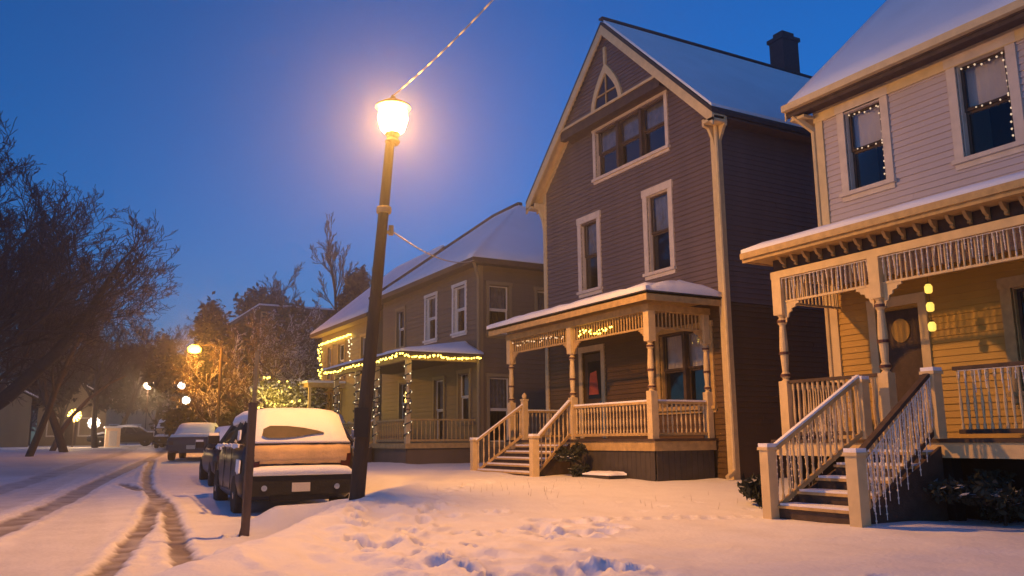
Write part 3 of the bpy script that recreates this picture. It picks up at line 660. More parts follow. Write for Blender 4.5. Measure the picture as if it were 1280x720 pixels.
# strings of cream bulbs round the upper windows
for i, (u0, u1, z0, z1, lb) in enumerate(((8.8, 9.55, 5.55, 7.03, 'cream bulbs strung round the upper window nearest the pale house corner'), (6.62, 7.42, 5.52, 7.05, 'cream bulbs strung round the upper window at the right edge of the pale house'))):
    xx = X1+.03; zm = (z0+z1)/2
    string_lights('window_lights', lb, [(xx, u1-.07, z1-.05), (xx, (u0+u1)/2, z1-.09), (xx, u0+.07, z1-.06), (xx, u0+.05, zm), (xx, u0+.07, z0+.06)], .11, 'bulbtiny', .016, 'black', .006, 'bulb strings in the upper windows', .012)
    string_lights('window_lights', ['line of bulbs across the meeting rail of the upper window nearest the corner', 'line of bulbs across the meeting rail of the rightmost upper window'][i], [(xx, u0+.06, zm+.03), (xx, (u0+u1)/2, zm+.0), (xx, u1-.1, zm+.04)], .13, 'bulbtiny', .014, 'black', .006, 'bulb strings in the upper windows', .02)
# three small glowing paper lanterns hanging by the door
for i, (z, lb) in enumerate(((3.4, 'top one of three small yellow lanterns hanging on the porch'), (3.12, 'middle one of three small yellow lanterns hanging on the porch'), (2.82, 'lowest of three small yellow lanterns hanging on the porch'))):
    xx, yy = 11.7, 7.86
    L_ = thing('hanging_lantern', lb, 'lantern', (xx, yy, z), 'yellow lanterns hanging in a column')
    mb = MB(); mb.lathe(xx, yy, [(.035, z+.02), (.055, z+.04), (.06, z+.12), (.035, z+.16)], 10); mb.build('shade', 'paper', L_)
    mb = MB(); mb.lathe(xx, yy, [(.045, z+.16), (.03, z+.18), (.008, z+.19)], 8); mb.tube((xx, yy, z+.19), (xx, yy, z+.29 if i else z+.86), .004, .004, 4); mb.build('cap', 'black', L_)
# unlit icicle strings on the frieze, stair rails and deck rail
def icicles(name, label, pts, step, lmin, lmax, seed):
    rr = random.Random(seed); loc = pts[0]; root = thing(name, label, 'icicle lights', loc, 'unlit icicle lights')
    mb = MB(); pts = [Vector(p) for p in pts]; mb.path([tuple(p) for p in pts], .006, 4)
    k = 0
    for a, b in zip(pts[:-1], pts[1:]):
        n_ = int((b-a).length/step)
        for i in range(n_):
            p = a+(b-a)*((i+rr.random()*.6)/n_); l = lmin+(lmax-lmin)*((k*37 % 5)/4); k += 1
            q = p+Vector((rr.uniform(-.02, .02), rr.uniform(-.02, .02), -l)); mb.tube(tuple(p), tuple(q), .007, .006, 4)
            for j in range(int(l/.09)): z = p+(q-p)*((j+.7)*.09/l); mb.lathe(z.x, z.y, [(.006, z.z+.012), (.014, z.z), (.005, z.z-.02)], 5)
    mb.build('wire', 'white', root); return root
icicles('icicle_lights', 'unlit white icicle lights hanging along the porch frieze of the pale house', [(10.73, 9.85, 3.9), (10.73, 5.0, 3.9)], .09, .15, .38, 1)
icicles('icicle_lights', 'unlit icicle lights draped under the left handrail of the pale house steps', [(8.8, 8.5, 1.05), (10.3, 8.26, 2.05)], .06, .3, .85, 2)
icicles('icicle_lights', 'unlit icicle lights draped under the dark right handrail of the pale house steps', [(8.86, 7.0, 1.0), (10.3, 7.02, 2.05)], .055, .35, .95, 3)
icicles('icicle_lights', 'unlit icicle lights on the deck rail at the right edge', [(10.72, 6.9, 2.14), (10.72, 5.0, 2.14)], .09, .1, .3, 4)

# ================================================================== HOUSE 3: tan two-storey house
X3 = 12.4; c0, c1 = 24.2, 33.0; z3 = 7.0; g3 = .5
H3 = thing('tan_house', 'tan two-storey house with low snowy hip roof and yellow lights on its porch', 'house', (X3, 28, g3))
w3 = [(25.2, 26.1, 4.9, 6.5), (27.6, 28.5, 4.9, 6.5), (24.9, 25.7, 1.9, 3.5), (26.9, 27.7, 1.25, 3.4), (30.2, 31.0, 1.9, 3.5), (30.6, 31.4, 4.9, 6.4)]
lap_wall(TX(X3), c0, c1, g3-.1, z3, w3, None, .16).build('wall', 'tansid', H3)
s3 = [(12.75, 13.5, 4.7, 6.35), (12.75, 13.5, 1.2, 3.3), (14.6, 15.4, 4.7, 6.3)]
lap_wall(TY(c0), X3+.03, 19.5, g3-.1, z3, s3, None, .16).build('wall', 'tansid', H3)
b_ = MB(); b_.box(X3, 19.5, c1-.05, c1, g3-.1, z3); b_.box(19.5, 19.55, c0, c1, g3-.1, z3); b_.build('wall', 'tansid', H3)
for k, a in enumerate(w3): window(H3, TX(X3), *a, .11, trim='white' if k < 2 else 'tansid2', blind='blindgrey')
for a in s3: window(H3, TY(c0), *a, .11, trim='tansid2', blind='blindgrey')
cb = MB(); cb.box(X3-.05, X3, c0-.04, c0+.1, g3, z3-.02); cb.box(X3, X3+.12, c0-.045, c0, g3, z3-.02); cb.build('corner_board', 'tansid2', H3)
o3 = .45; P0, P1, P2, P3 = (X3-o3, c0-o3, z3+.1), (X3-o3, c1+.3, z3+.1), (19.9, c1+.3, z3+.1), (19.9, c0-o3, z3+.1); A0, A1 = (15.9, 27.6, 10.25), (15.9, 29.6, 10.25)
ro = MB(); ro.slab([P0, P3, P2, P1], (0, 0, -.14)); ro.slab([P0, P1, A1, A0], (0, 0, .02)); ro.slab([P3, P0, A0], (0, 0, .02)); ro.slab([P1, P2, A1], (0, 0, .02)); ro.slab([P2, P3, A0, A1], (0, 0, .02)); ro.cur = 1
ro.box(X3-o3-.03, X3-o3, c0-o3-.03, c1+.3, z3-.06, z3+.1); ro.box(X3-o3, 19.9, c0-o3-.03, c0-o3, z3-.06, z3+.1)
r3 = ro.build('roof', ['shingle', 'darkwood'], H3)
sn = MB(); lift = lambda p, d=.03: (p[0], p[1], p[2]+d)
snowplane(sn, lift(P1), lift(P0), lift(A0), lift(A1), .1, 14, 8, 2, .01); snowplane(sn, lift(P0), lift(P3), lift(A0), lift(A0, .031), .1, 14, 8, 3, .01)
sn.build('snow_cover', 'roofsnow', r3, smooth=True)
dr = MB(); dr.bar((15.9, 27.5, 10.36), (15.9, 29.7, 10.36), .2, .12); dr.bar((X3-o3-.02, c1+.33, z3+.12), (15.9, 29.7, 10.33), .3, .16); dr.build('ridge_cap', 'shingle', r3)
ds = MB(); ds.path([(X3-o3, c0-o3, z3+.02), (X3-.1, c0-.12, z3-.5), (X3-.1, c0-.12, g3+.1)], .05, 8); ds.build('downspout', 'tansid2', H3)
fxp = 9.95; yp0, yp1 = 24.25, 31.5; zp3 = 1.2
pk = MB(); pk.box(fxp-.1, X3-.03, yp0-.1, yp1, zp3-.15, zp3); pk.cur = 1; pk.box(fxp, fxp+.03, yp0+.1, yp1, g3-.1, zp3-.15); pk.box(fxp, X3-.05, yp0, yp0+.03, g3-.1, zp3-.15); pk.build('porch_floor', ['cream2', 'tansid'], H3)
for (x, y) in ((fxp, yp0), (fxp, 27.0), (fxp, 29.0), (fxp, 31.4)): turned(x, y, zp3, 3.75, .07).build('porch_post', ['cream', 'redbrown'], H3)
bm = MB(); bm.box(fxp-.08, fxp+.08, yp0-.08, yp1, 3.75, 3.9); bm.box(fxp+.08, X3-.02, yp0-.08, yp0+.08, 3.75, 3.9); bm.build('porch_beam', 'cream2', H3)
ex = fxp-.4; ey = yp0-.4
pr = MB(); pr.slab([(ex, ey, 3.95), (ex, yp1+.3, 3.95), (X3-.03, yp1+.3, 3.95), (X3-.03, ey, 3.95)], (0, 0, -.05)); pr.slab([(ex, ey, 3.96), (ex, yp1+.3, 3.96), (X3-.03, yp1+.3, 4.4), (X3-.03, yp0+.9, 4.4)], (0, 0, .02)); pr.slab([(ex, ey, 3.96), (X3-.03, yp0+.9, 4.4), (X3-.03, ey, 3.96)], (0, 0, .02))
p3o = pr.build('porch_roof', 'darkwood', H3)
sn = MB(); snowplane(sn, (ex-.02, yp1+.3, 3.985), (ex-.02, ey, 3.985), (X3-.03, yp0+.9, 4.42), (X3-.03, yp1+.3, 4.42), .13, 14, 5, 5); snowplane(sn, (ex-.02, ey, 3.985), (X3-.03, ey, 3.985), (X3-.03, yp0+.89, 4.42), (X3-.04, yp0+.89, 4.42), .13, 8, 5, 5); sn.build('snow_cover', 'roofsnow', p3o, smooth=True)
railing(H3, (fxp+.1, yp0), (X3-.15, yp0), zp3, h=.72, step=.14, snow=False, mt='cream2'); railing(H3, (fxp, 24.4), (fxp, 26.9), zp3, h=.72, step=.14, snow=False, mt='cream2')
railing(H3, (fxp, 29.1), (fxp, 31.3), zp3, h=.72, step=.14, snow=False, mt='cream2')
stairs(H3, 8.9, fxp-.1, 27.1, 28.9, 27.1, 28.9, .6, zp3, 3)
newel(H3, 8.95, 27.1, .4, 1.4, .06, 'snow'); newel(H3, 8.95, 28.9, .4, 1.4, .06, 'snow')
railing(H3, (8.97, 27.1), (fxp-.05, 27.1), .58, zp3, h=.75, step=.14, mt='cream2')
string_lights('string_lights', 'thick yellow string lights on the near side eave of the tan house porch', [(ex-.03, ey-.04, 3.9), (ex+.5, ey-.04, 3.84), (ex+1.1, ey-.04, 3.89), (ex+1.7, ey-.04, 3.83), (X3-.1, ey-.04, 3.87)], .045, 'bulb', .024, jit=.035)
string_lights('string_lights', 'yellow string lights on the street eave of the tan house porch', [(ex-.04, ey, 3.9), (ex-.04, 26, 3.84), (ex-.04, 28, 3.88), (ex-.04, 30, 3.84), (ex-.04, 31.6, 3.88)], .09, 'bulb', .024, jit=.04)
def garland(label, x, y, z0, z1, seed, dim='bulbpale', rad=.11, group='lit garlands wound round the porch posts'):
    rr = random.Random(seed); root = thing('post_garland', label, 'garland', (x, y, z0), group)
    pts = []; nT = int((z1-z0)/.3*8)
    for i in range(nT+1): t = i/nT; a = i/8*2*math.pi; pts.append((x+rad*math.cos(a), y+rad*math.sin(a), z0+(z1-z0)*t))
    mb = MB(); mb.path(pts, .02, 5)
    for p in pts:
        for _ in range(2):
            q = (p[0]+rr.uniform(-.06, .06), p[1]+rr.uniform(-.06, .06), p[2]+rr.uniform(-.06, .06)); mb.tube(p, q, .012, .004, 3)
    mb.build('foliage', 'green', root)
    m2 = MB(); m2.lathe(0, 0, [(.008, .02), (.022, 0), (.004, -.03)], 5); first = None
    for p in pts[::3]:
        if first is None: first = m2.build('bulb', dim); first.parent = root; o = first
        else: o = first.copy(); COL.objects.link(o)
        o.location = (p[0]-x+rr.uniform(-.03, .03), p[1]-y+rr.uniform(-.03, .03), p[2]-z0)
garland('pale lit garland round the near corner post of the tan house porch', fxp, yp0, 1.3, 3.7, 1)
garland('pale lit garland round the post right of the tan house steps', fxp, 27.0, 1.3, 3.7, 2)
garland('pale lit garland round the post left of the tan house steps', fxp, 29.0, 1.3, 3.7, 3)
garland('pale lit garland on the far post of the tan house porch', fxp, 31.4, 1.3, 3.7, 4)

# ================================================================== HOUSE 4: sand house with yellow outlined front
X4 = 12.6; f0, f1 = 34.6, 42.3; g4 = .65; z4 = 6.6
H4 = thing('sand_house', 'sand coloured house with snowy roof and yellow lights outlining its front bay', 'house', (X4, 38, g4))
w4 = [(38.6, 39.5, 4.3, 5.9), (35.3, 36.2, 4.3, 5.9), (40.6, 41.2, 4.3, 5.9), (39.0, 39.6, 1.8, 3.6), (40.0, 40.6, 1.8, 3.6), (41.0, 41.6, 1.8, 3.6)]
lap_wall(TX(X4), f0, f1, g4-.1, z4, w4, None, .18).build('wall', 'tansid2', H4)
lap_wall(TY(f0), X4+.03, 19, g4-.1, z4, [], None, .18).build('wall', 'tansid2', H4)
b_ = MB(); b_.box(X4, 19, f1-.05, f1, g4, z4); b_.box(19, 19.05, f0, f1, g4, z4); b_.slab([(X4, f0+.03, z4), (19, f0+.03, z4), (15.7, f0+.03, 9.8)], (0, .04, 0)); b_.build('wall', 'tansid2', H4)
for a in w4: window(H4, TX(X4), *a, .12, trim='cream2', blind='blindgrey')
Q0, Q1, Q2, Q3 = (X4-.5, f0-.45, z4+.1), (X4-.5, f1+.5, z4+.1), (19.4, f1+.5, z4+.1), (19.4, f0-.45, z4+.1); B0, B1 = (15.7, f0-.45, 10.0), (15.7, 40.5, 10.0)
ro = MB(); ro.slab([Q0, Q1, B1, B0], (0, 0, .02)); ro.slab([Q1, Q2, B1], (0, 0, .02)); ro.slab([Q2, Q3, B0, B1], (0, 0, .02)); ro.cur = 1
ro.slab([Q0, B0, lift(B0, -.25), lift(Q0, -.25)], (0, -.04, 0)); ro.slab([Q3, B0, lift(B0, -.25), lift(Q3, -.25)], (0, -.04, 0)); ro.box(X4-.54, X4-.5, f0-.45, f1+.5, z4-.05, z4+.11); ro.cur = 2; ro.box(X4-.5, X4-.04, f0-.4, f1+.5, z4-.06, z4-.0)
r4 = ro.build('roof', ['shingle', 'darkwood', 'cream2'], H4)
sn = MB(); snowplane(sn, lift(Q1), lift(Q0), lift(B0), lift(B1), .1, 14, 8, 2, .01); sn.build('snow_cover', 'roofsnow', r4, smooth=True)
bp = MB(); bp.box(X4-1.8, X4-.03, 38.3, f1-.1, 3.75, 3.95); bp.cur = 1
for y in (38.4, 39.7, 41.0, 42.1): bp.box(X4-1.75, X4-1.63, y-.06, y+.06, g4, 3.75)
bp.cur = 2; bp.box(X4-1.85, X4-.04, 38.25, f1-.05, 3.952, 4.05); bp.build('porch', ['cream2', 'cream', 'roofsnow'], H4)
string_lights('string_lights', 'bright yellow light line under the eave of the sand house', [(X4-.12, 37.4, 6.2), (X4-.12, 39, 6.2), (X4-.12, 42.2, 6.2)], .06, 'bulb', .035, jit=.03)
string_lights('string_lights', 'yellow lights running down the far corner of the sand house', [(X4-.12, 42.25, 6.2), (X4-.12, 42.2, 5.0), (X4-.14, 42.25, 3.5)], .1, 'bulb', .04, jit=.1)
string_lights('string_lights', 'pale lights running down beside the upper window of the sand house', [(X4-.12, 37.4, 6.2), (X4-.14, 37.45, 5.2), (X4-.12, 37.4, 4.2)], .12, 'bulbpale', .035, jit=.08)

# ================================================================== HOUSE 5: dark block beyond
H5 = thing('dark_house', 'dark flat-roofed brick building rising behind the lamplit snowy trees', 'building', (15, 60, 1))
mb = MB(); mb.box(12.8, 21, 57, 68, .8, 10.0); mb.build('wall', 'brick', H5)
mb = MB(); mb.box(12.5, 21.3, 56.7, 68.3, 10.0, 10.3); mb.cur = 1; mb.box(12.5, 21.3, 56.7, 68.3, 10.3, 10.42); mb.build('roof', ['darkwood', 'roofsnow'], H5)
mb = MB(); mb.box(12.7, 13.5, 56.7, 57, .8, 9.9); mb.build('corner_pier', 'cream2', H5)
for (x, z) in ((15, 6.4), (17.5, 6.4), (15, 3), (17.5, 3)):
    window(H5, TY(56.99), x, x+1, z, z+1.7, .12, trim='cream2', blind='blindgrey')

# ================================================================== street lamp on wooden pole
lb_, lt_ = Vector((4.34, 12.6, .2)), Vector((4.8, 12.6, 6.2))
SL = thing('street_lamp', 'glowing orange lantern on a dark leaning wooden pole beside the snow covered car', 'street lamp', tuple(lb_))
mb = MB(); mb.tube(tuple(lb_), tuple(lt_), .12, .075, 14); mb.build('pole', 'pole', SL, smooth=False)
lx, ly = 4.84, 12.6
mb = MB(); mb.lathe(lx, ly, [(.1, 6.15), (.13, 6.2), (.09, 6.26), (.12, 6.32), (.13, 6.35)], 12); mb.build('collar', 'pole', SL)
mb = MB(); mb.lathe(lx, ly, [(.13, 6.35), (.2, 6.42), (.25, 6.6), (.23, 6.76), (.2, 6.8)], 16); mb.build('lantern_glass', 'lampglass', SL, smooth=True)
mb = MB(); mb.lathe(lx, ly, [(.3, 6.8), (.29, 6.83), (.14, 6.92), (.05, 6.96), (.03, 7.02)], 16); mb.build('lantern_cap', 'pole', SL)
mb = MB(); mb.tube((4.67, 12.6, 4.62), (4.85, 12.6, 4.66), .03, .03, 8); mb.tube((4.84, 12.6, 4.6), (4.84, 12.6, 4.76), .045, .045, 8); mb.build('cable_bracket', 'cream2', SL)
mb = MB(); mb.lathe(4.71, 12.6, [(.115, 4.95), (.125, 4.98), (.125, 5.03), (.115, 5.06)], 12); mb.build('pole_band', 'cream2', SL)
mb = MB(); mb.box(4.25, 4.47, 12.46, 12.5, 1.35, 1.8); mb.build('meter_plate', 'black', SL)
pl = D.lights.new('lamp_light', 'POINT'); pl.energy = LAMP_W; pl.color = (1, .42, .07); pl.shadow_soft_size = .13
po = D.objects.new('lamp_light', pl); COL.objects.link(po); po.parent = SL; po.location = Vector((lx, ly, 6.66))-lb_
sp = D.lights.new('lamp_downlight', 'SPOT'); sp.energy = LAMP_W*2.6; sp.color = (1, .40, .055); sp.shadow_soft_size = .13; sp.spot_size = R(172); sp.spot_blend = .75
so_ = D.objects.new('lamp_downlight', sp); COL.objects.link(so_); so_.parent = SL; so_.location = po.location
def cable(label, a, b, sag, r=.02, n=24):
    a, b = Vector(a), Vector(b); pts = [tuple(a+(b-a)*(i/n)-Vector((0, 0, 4*sag*(i/n)*(1-i/n)))) for i in range(n+1)]
    mb = MB(); mb.path(pts, r, 6); tag(mb.build('overhead_cable', 'cable', None, tuple(a), smooth=True), label, 'cable', 'snowy overhead cables')
cable('snow coated cable rising from the lamp head over the viewer', (4.84, 12.6, 7.02), (3.9, -4, 8.6), .9, .012, 40)
cable('thin snowy service cable from the pole to the tan house eave', (4.84, 12.6, 4.68), (X3-o3, c0-o3, z3+.0), .25, .013)

# sign post
tx, ty = 2.67, 12.4
SP = thing('sign_post', 'bare wooden post standing in snow left of the parked car', 'post', (tx, ty, gz(tx, ty)))
mb = MB(); mb.bar((tx, ty, gz(tx, ty)-.3), (tx+.04, ty, 1.85), .115, .1); mb.bar((tx-.08, ty-.02, gz(tx, ty)-.1), (tx-.02, ty-.03, gz(tx, ty)+.18), .05, .05); mb.build('post', 'postwood', SP)
mb = MB(); mb.bar((tx+.05, ty-.0, 1.4), (tx+.07, ty, 2.6), .035, .05); mb.build('metal_stake', 'cream2', SP)

# ================================================================== vehicles
def ring(y, w, zs):
    """cross-section (x,z) half list mirrored; zs = [(fw, z), ...] from bottom to top"""
    L = [(-w*a, y, z) for a, z in zs]; return L+[(w*a, y, z) for a, z in reversed(zs)]
def make_car(kind, paint, label, snowmat='snow'):
    c = thing(kind['name'], label, kind['cat'], (0, 0, 0), 'cars parked along the kerb')
    L, W, hb, hr = kind['L'], kind['W']/2, kind['belt'], kind['roof']
    # rear at y=0, nose at y=L
    st = [(0, .9, .42, hb-.18), (.06, .97, .36, hb-.05), (.25, 1, .3, hb), (L*.3, 1, .28, hb+.01), (L*.62, 1, .28, hb), (L*.7, .99, .28, hb-.02), (L*.9, .95, .3, hb-.14), (L-.06, .88, .35, hb-.25), (L, .8, .42, hb-.32)]
    mb = MB(); mb.loft([ring(y, W*f, [(.86, z0), (.97, z0+.1), (1, z0+.3), (.985, (z0+zt)/2+.12), (.95, zt-.06), (.86, zt), (.4, zt+.015)]) for y, f, z0, zt in st])
    bo = mb.build('body', paint, c, smooth=True)
    y0, y1, y2, y3 = kind['gh']    # rear base, rear top, front top, front base
    gh = [(y0, hb-.03, .9), (y0+(y1-y0)*.5, (hb+hr)/2, .86), (y1, hr-.06, .8), ((y1+y2)/2, hr, .8), (y2, hr-.04, .8), ((y2+y3)/2, (hb+hr)/2, .86), (y3, hb-.04, .9)]
    def gring(y, zt, f, inset=1, dz=0):
        t = max(.02, (zt-hb)/(hr-hb)); top = .92-.2*t
        return ring(y, W*inset, [(.93, hb-.05+dz), (.92, hb+.01+dz), ((.92+top)/2, hb+(zt-hb)*.5+dz), (top+.02, hb+(zt-hb)*.9+dz), (top-.06, zt+dz), (top*.5, zt+.03*t+dz)])
    mb = MB(); mb.loft([gring(*g) for g in gh]); mb.build('window_glass', 'glassdark', c, smooth=True)
    # roof and pillars: slightly larger shell pieces
    mb = MB(); mb.loft([ring(y, W, [(.745, hr-.1), (.745, hr-.02), (.66, z+.025), (.35, z+.045)]) for y, z in ((y1-.05, hr-.06), ((y1+y2)/2, hr), (y2+.05, hr-.05))])
    for s in (-1, 1):
        for (ya_, yb_) in ((y0+.05, y1+.02), (y3-.05, y2-.02), ((y0*.45+y3*.55), (y1*.45+y2*.55)), (y0*.75+y3*.25, y1*.7+y2*.3)):
            mb.bar((s*W*.925, ya_, hb), (s*W*.745, yb_, hr-.06), .05, .07)
    mb.build('roof', paint, c, smooth=False)
    for s in (-1, 1):
        for y in (L*.19, L*.81):
            wr = kind['wheel']
            mb = MB(); x = s*(W-.11); T0 = mb.T
            n_ = 20
            prof = [(-.11, wr*.7), (-.11, wr*.93), (-.08, wr), (.08, wr), (.11, wr*.93), (.11, wr*.7)]
            mb.loft([[(x+s*a, y+r_*math.cos(2*math.pi*i/n_), wr+r_*math.sin(2*math.pi*i/n_)) for i in range(n_)] for a, r_ in prof])
            wo = mb.build('wheel', 'rubber', c, smooth=False)
            mb = MB()
            mb.loft([[(x+s*a, y+r_*math.cos(2*math.pi*i/n_), wr+r_*math.sin(2*math.pi*i/n_)) for i in range(n_)] for a, r_ in ((.08, wr*.7), (.1, wr*.66), (.07, wr*.5), (.105, wr*.2), (.115, wr*.15))])
            mb.build('rim', 'chrome', wo, smooth=True)
    for s in (-1, 1):
        mb = MB(); mb.slab([(s*W*.86, -.02, hb-.42), (s*W*.7, -.045, hb-.42), (s*W*.7, -.045, hb-.2), (s*W*.9, .0, hb-.18)][::-s], (0, .08, 0)); mb.build('tail_light', 'taillight', c)
        mb = MB(); mb.box(min(s*W*.55, s*W*.85), max(s*W*.55, s*W*.85), L-.1, L-.0, hb-.42, hb-.3); mb.build('headlight', 'chrome', c)
        mb = MB(); mb.box(min(s*W*.98, s*(W+.2)), max(s*W*.98, s*(W+.2)), y3-.35, y3-.2, hb+.0, hb+.16); mb.cur = 1; mb.box(min(s*W*1.0, s*(W+.19)), max(s*W*1.0, s*(W+.19)), y3-.34, y3-.21, hb+.161, hb+.22); mb.build('mirror', [paint, 'snow'], c)
        mb = MB(); mb.box(min(s*W*.985, s*(W+.015)), max(s*W*.985, s*(W+.015)), L*.36, L*.4, hb-.1, hb-.07); mb.box(min(s*W*.985, s*(W+.015)), max(s*W*.985, s*(W+.015)), L*.57, L*.61, hb-.1, hb-.07); mb.build('door_handle', 'chrome', c)
    mb = MB(); kz = .1 if kind['suv'] else 0; mb.box(-W*.95, W*.95, -.1, .1, .4, .62+kz); mb.box(-W*.5, W*.5, -.06, .05, .3, .4); mb.build('bumper', 'rubber' if kind['suv'] else paint, c)
    mb = MB(); mb.box(-.155, .155, -.125, -.102, .45, .6); po_ = mb.build('licence_plate', 'plate', c)
    # snow: roof cap, windows, bonnet, boot and rear panels
    sb = MB(); rr = random.Random(3)
    def sring(y, z, f, th, zl, dip=0): return ring(y, W, [(f, zl), (f+.015, zl+th*.5), (f-.03, z+th*.9), (f*.6, z+th*1.15), (f*.2, z+th*1.2-dip)])
    if kind['suv']:
        sb.loft([sring(y0-.03, hb+.02, .86, .02, hb+.0), sring(y0+(y1-y0)*.55, (hb+hr)/2+.04, .82, .06, hb+.12), sring(y1-.04, hr-.06, .79, .13, hr-.14), sring(y1+.4, hr, .77, .16, hr-.08), sring((y1+y2)/2, hr+.01, .77, .16, hr-.06), sring(y2, hr-.03, .76, .13, hr-.1), sring((y2+y3)/2, (hb+hr)/2+.02, .8, .1, (hb+hr)/2-.1), sring(y3, hb, .85, .08, hb-.04)])
    else:
        sb.loft([sring(y0, hb+.0, .84, .07, hb-.03), sring((y0+y1)/2, (hb+hr)/2, .78, .07, (hb+hr)/2-.1), sring(y1, hr-.05, .74, .09, hr-.1), sring((y1+y2)/2, hr+.01, .74, .12, hr-.06), sring(y2, hr-.03, .74, .09, hr-.1), sring((y2+y3)/2, (hb+hr)/2+.02, .8, .08, (hb+hr)/2-.1), sring(y3, hb, .85, .08, hb-.04)])
        sb.loft([sring(.1, hb-.03, .84, .06, hb-.05), sring(.35, hb+.0, .88, .09, hb-.03), sring(y0+.1, hb+.02, .86, .08, hb)])
    sb.loft([sring(y3-.05, hb-.03, .86, .08, hb-.06), sring(L*.8, hb-.06, .86, .11, hb-.09), sring(L-.15, hb-.24, .8, .07, hb-.26)])
    so = sb.build('snow_cover', snowmat, c, smooth=True)
    return c
SUV = dict(name='parked_suv', cat='car', L=4.4, W=2.0, belt=1.27, roof=1.72, gh=(.02, .5, 3.1, 3.75), wheel=.37, suv=True)
SED = dict(name='parked_car', cat='car', L=4.6, W=1.82, belt=.95, roof=1.38, gh=(.75, 1.35, 2.7, 3.45), wheel=.32, suv=False)
suv = make_car(SUV, 'carblack', 'dark SUV under thick snow parked between the wooden post and the lamp pole')
# extra snow stuck on the tailgate and the bumper, wiped patch on the rear window
mb = MB()
def puffy(mb, x0, x1, z0, z1, y, th, nx=16, nz=5, seed=1, pw=.35):
    rr = random.Random(seed); b0 = len(mb.v)
    for k in range(nz+1):
        for i in range(nx+1):
            u, v = i/nx, k/nz; e = (max(0, 1-abs(2*u-1)**6)*max(0, 1-abs(2*v-1)**4))**pw
            mb.v.append((x0+(x1-x0)*u, y-th*e*(1+rr.uniform(-.06, .06)), z0+(z1-z0)*v+rr.uniform(-.008, .008)))
    for k in range(nz):
        for i in range(nx):
            a = b0+k*(nx+1)+i; mb.f.append((a, a+1, a+nx+2, a+nx+1)); mb.m.append(mb.cur)
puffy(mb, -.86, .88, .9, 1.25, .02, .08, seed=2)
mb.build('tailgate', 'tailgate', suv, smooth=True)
mb = MB(); rg = []
for i in range(17):
    u = i/16; x = -.93+1.86*u; e = (1-abs(2*u-1)**6)**.4; rg.append([(x, -.13, .725), (x, -.15, .74+.06*e), (x, -.12, .76+.12*e), (x, .0, .76+.13*e), (x, .05, .73)])
mb.loft(rg); mb.build('bumper_snow', 'snow', suv, smooth=True)
mb = MB(); tp = [(-.66, 1.4), (-.62, 1.52), (-.5, 1.575), (-.2, 1.57), (.06, 1.54), (.3, 1.49), (.42, 1.45), (.2, 1.425), (-.1, 1.38), (-.35, 1.36), (-.58, 1.365)]
mb.slab([(x_, .0, z_) for x_, z_ in tp], (0, .3, 0))
for i, v in enumerate(mb.v): mb.v[i] = (v[0], v[1]+(v[2]-1.27)*1.0-.13+.02, v[2])
mb.build('rear_window', 'glasssnow', suv)
for s in (-1, 1):
    mb = MB(); mb.lathe(s*.62, -.1, [(.01, .5), (.06, .5)], 3); mb = MB(); mb.tube((s*.62, -.13, .52), (s*.62, -.08, .52), .05, .06, 12); mb.build('fog_light', 'chrome', suv)
def text_part(s, par, loc, size, m, rot):
    cu = D.curves.new('plate_characters', 'FONT'); cu.body = s; cu.size = size; cu.align_x = 'CENTER'; cu.align_y = 'CENTER'; cu.extrude = .001
    o = D.objects.new('plate_characters', cu); o.data.materials.append(M[m]); COL.objects.link(o); o.parent = par; o.location = loc; o.rotation_euler = rot
mb = MB(); rr = random.Random(12)
for sgn in (-1, 1):
    for (y0_, y1_, z0_, z1_) in ((.3, 1.1, 1.18, 1.27), (1.2, 2.2, 1.2, 1.27), (2.3, 3.3, 1.2, 1.27), (.1, .5, .75, 1.0), (.15, .4, 1.32, 1.5)):
        mb.slab([(sgn*1.0, y0_+(y1_-y0_)*t/6, z0_+rr.uniform(0, .04)) for t in range(7)]+[(sgn*.99, y0_+(y1_-y0_)*(6-t)/6, z1_+rr.uniform(-.02, .01)) for t in range(7)], (sgn*.025, 0, 0))
mb.build('side_snow', 'snow', suv)
for sgn in (-1, 1):
    mb = MB(); P = [(sgn*1.001, 1.35, .45), (sgn*1.001, 2.35, .45), (sgn*1.001, 3.3, .45)]
    mb.path([(sgn*.985, 1.35, 1.2), (sgn*1.001, 1.35, .45), (sgn*1.001, 3.3, .45), (sgn*.985, 3.3, 1.2)], .007, 4); mb.path([(sgn*1.001, 2.35, .45), (sgn*.985, 2.35, 1.2)], .007, 4); mb.build('door_seam', 'black', suv)
suv.location = (4.1, 14.85, .0); suv.rotation_euler = (0, 0, R(-4))
c2 = make_car(SED, 'carblack', 'dark snow-dusted car parked in front of the big SUV'); 
c2.location = (4.75, 21.6, .2); c2.rotation_euler = (0, 0, R(-5))
c3 = make_car(dict(SED, name='parked_car', L=4.7), 'carblue', 'low blue-grey car with a smooth sheet of snow, third in the parked row')
c3.location = (5.75, 37.5, gz(4.8, 39)+.0); c3.rotation_euler = (0, 0, R(-16)); c3.scale = (1.1, 1.1, 1.05)
for i, (x, y, rz, lb, src) in enumerate(((7.6, 58, -14, 'snowy car under the dark trees, fourth along the kerb', suv), (9.6, 72, -14, 'tiny snowy car beyond the fourth parked one', c2), (7.9, 66, 80, 'small car seen side on at the far end of the street', c2), (11.6, 84, -14, 'farthest tiny car in the parked row at the street end', c2),
                                  (10.1, 33.0, 0, 'car with yellow-lit snow on its roof on the drive of the sand house', suv))):
    o = copy_tree(src, (x, y, gz(x-3, y)), R(rz), lb); o.name = 'parked_car'
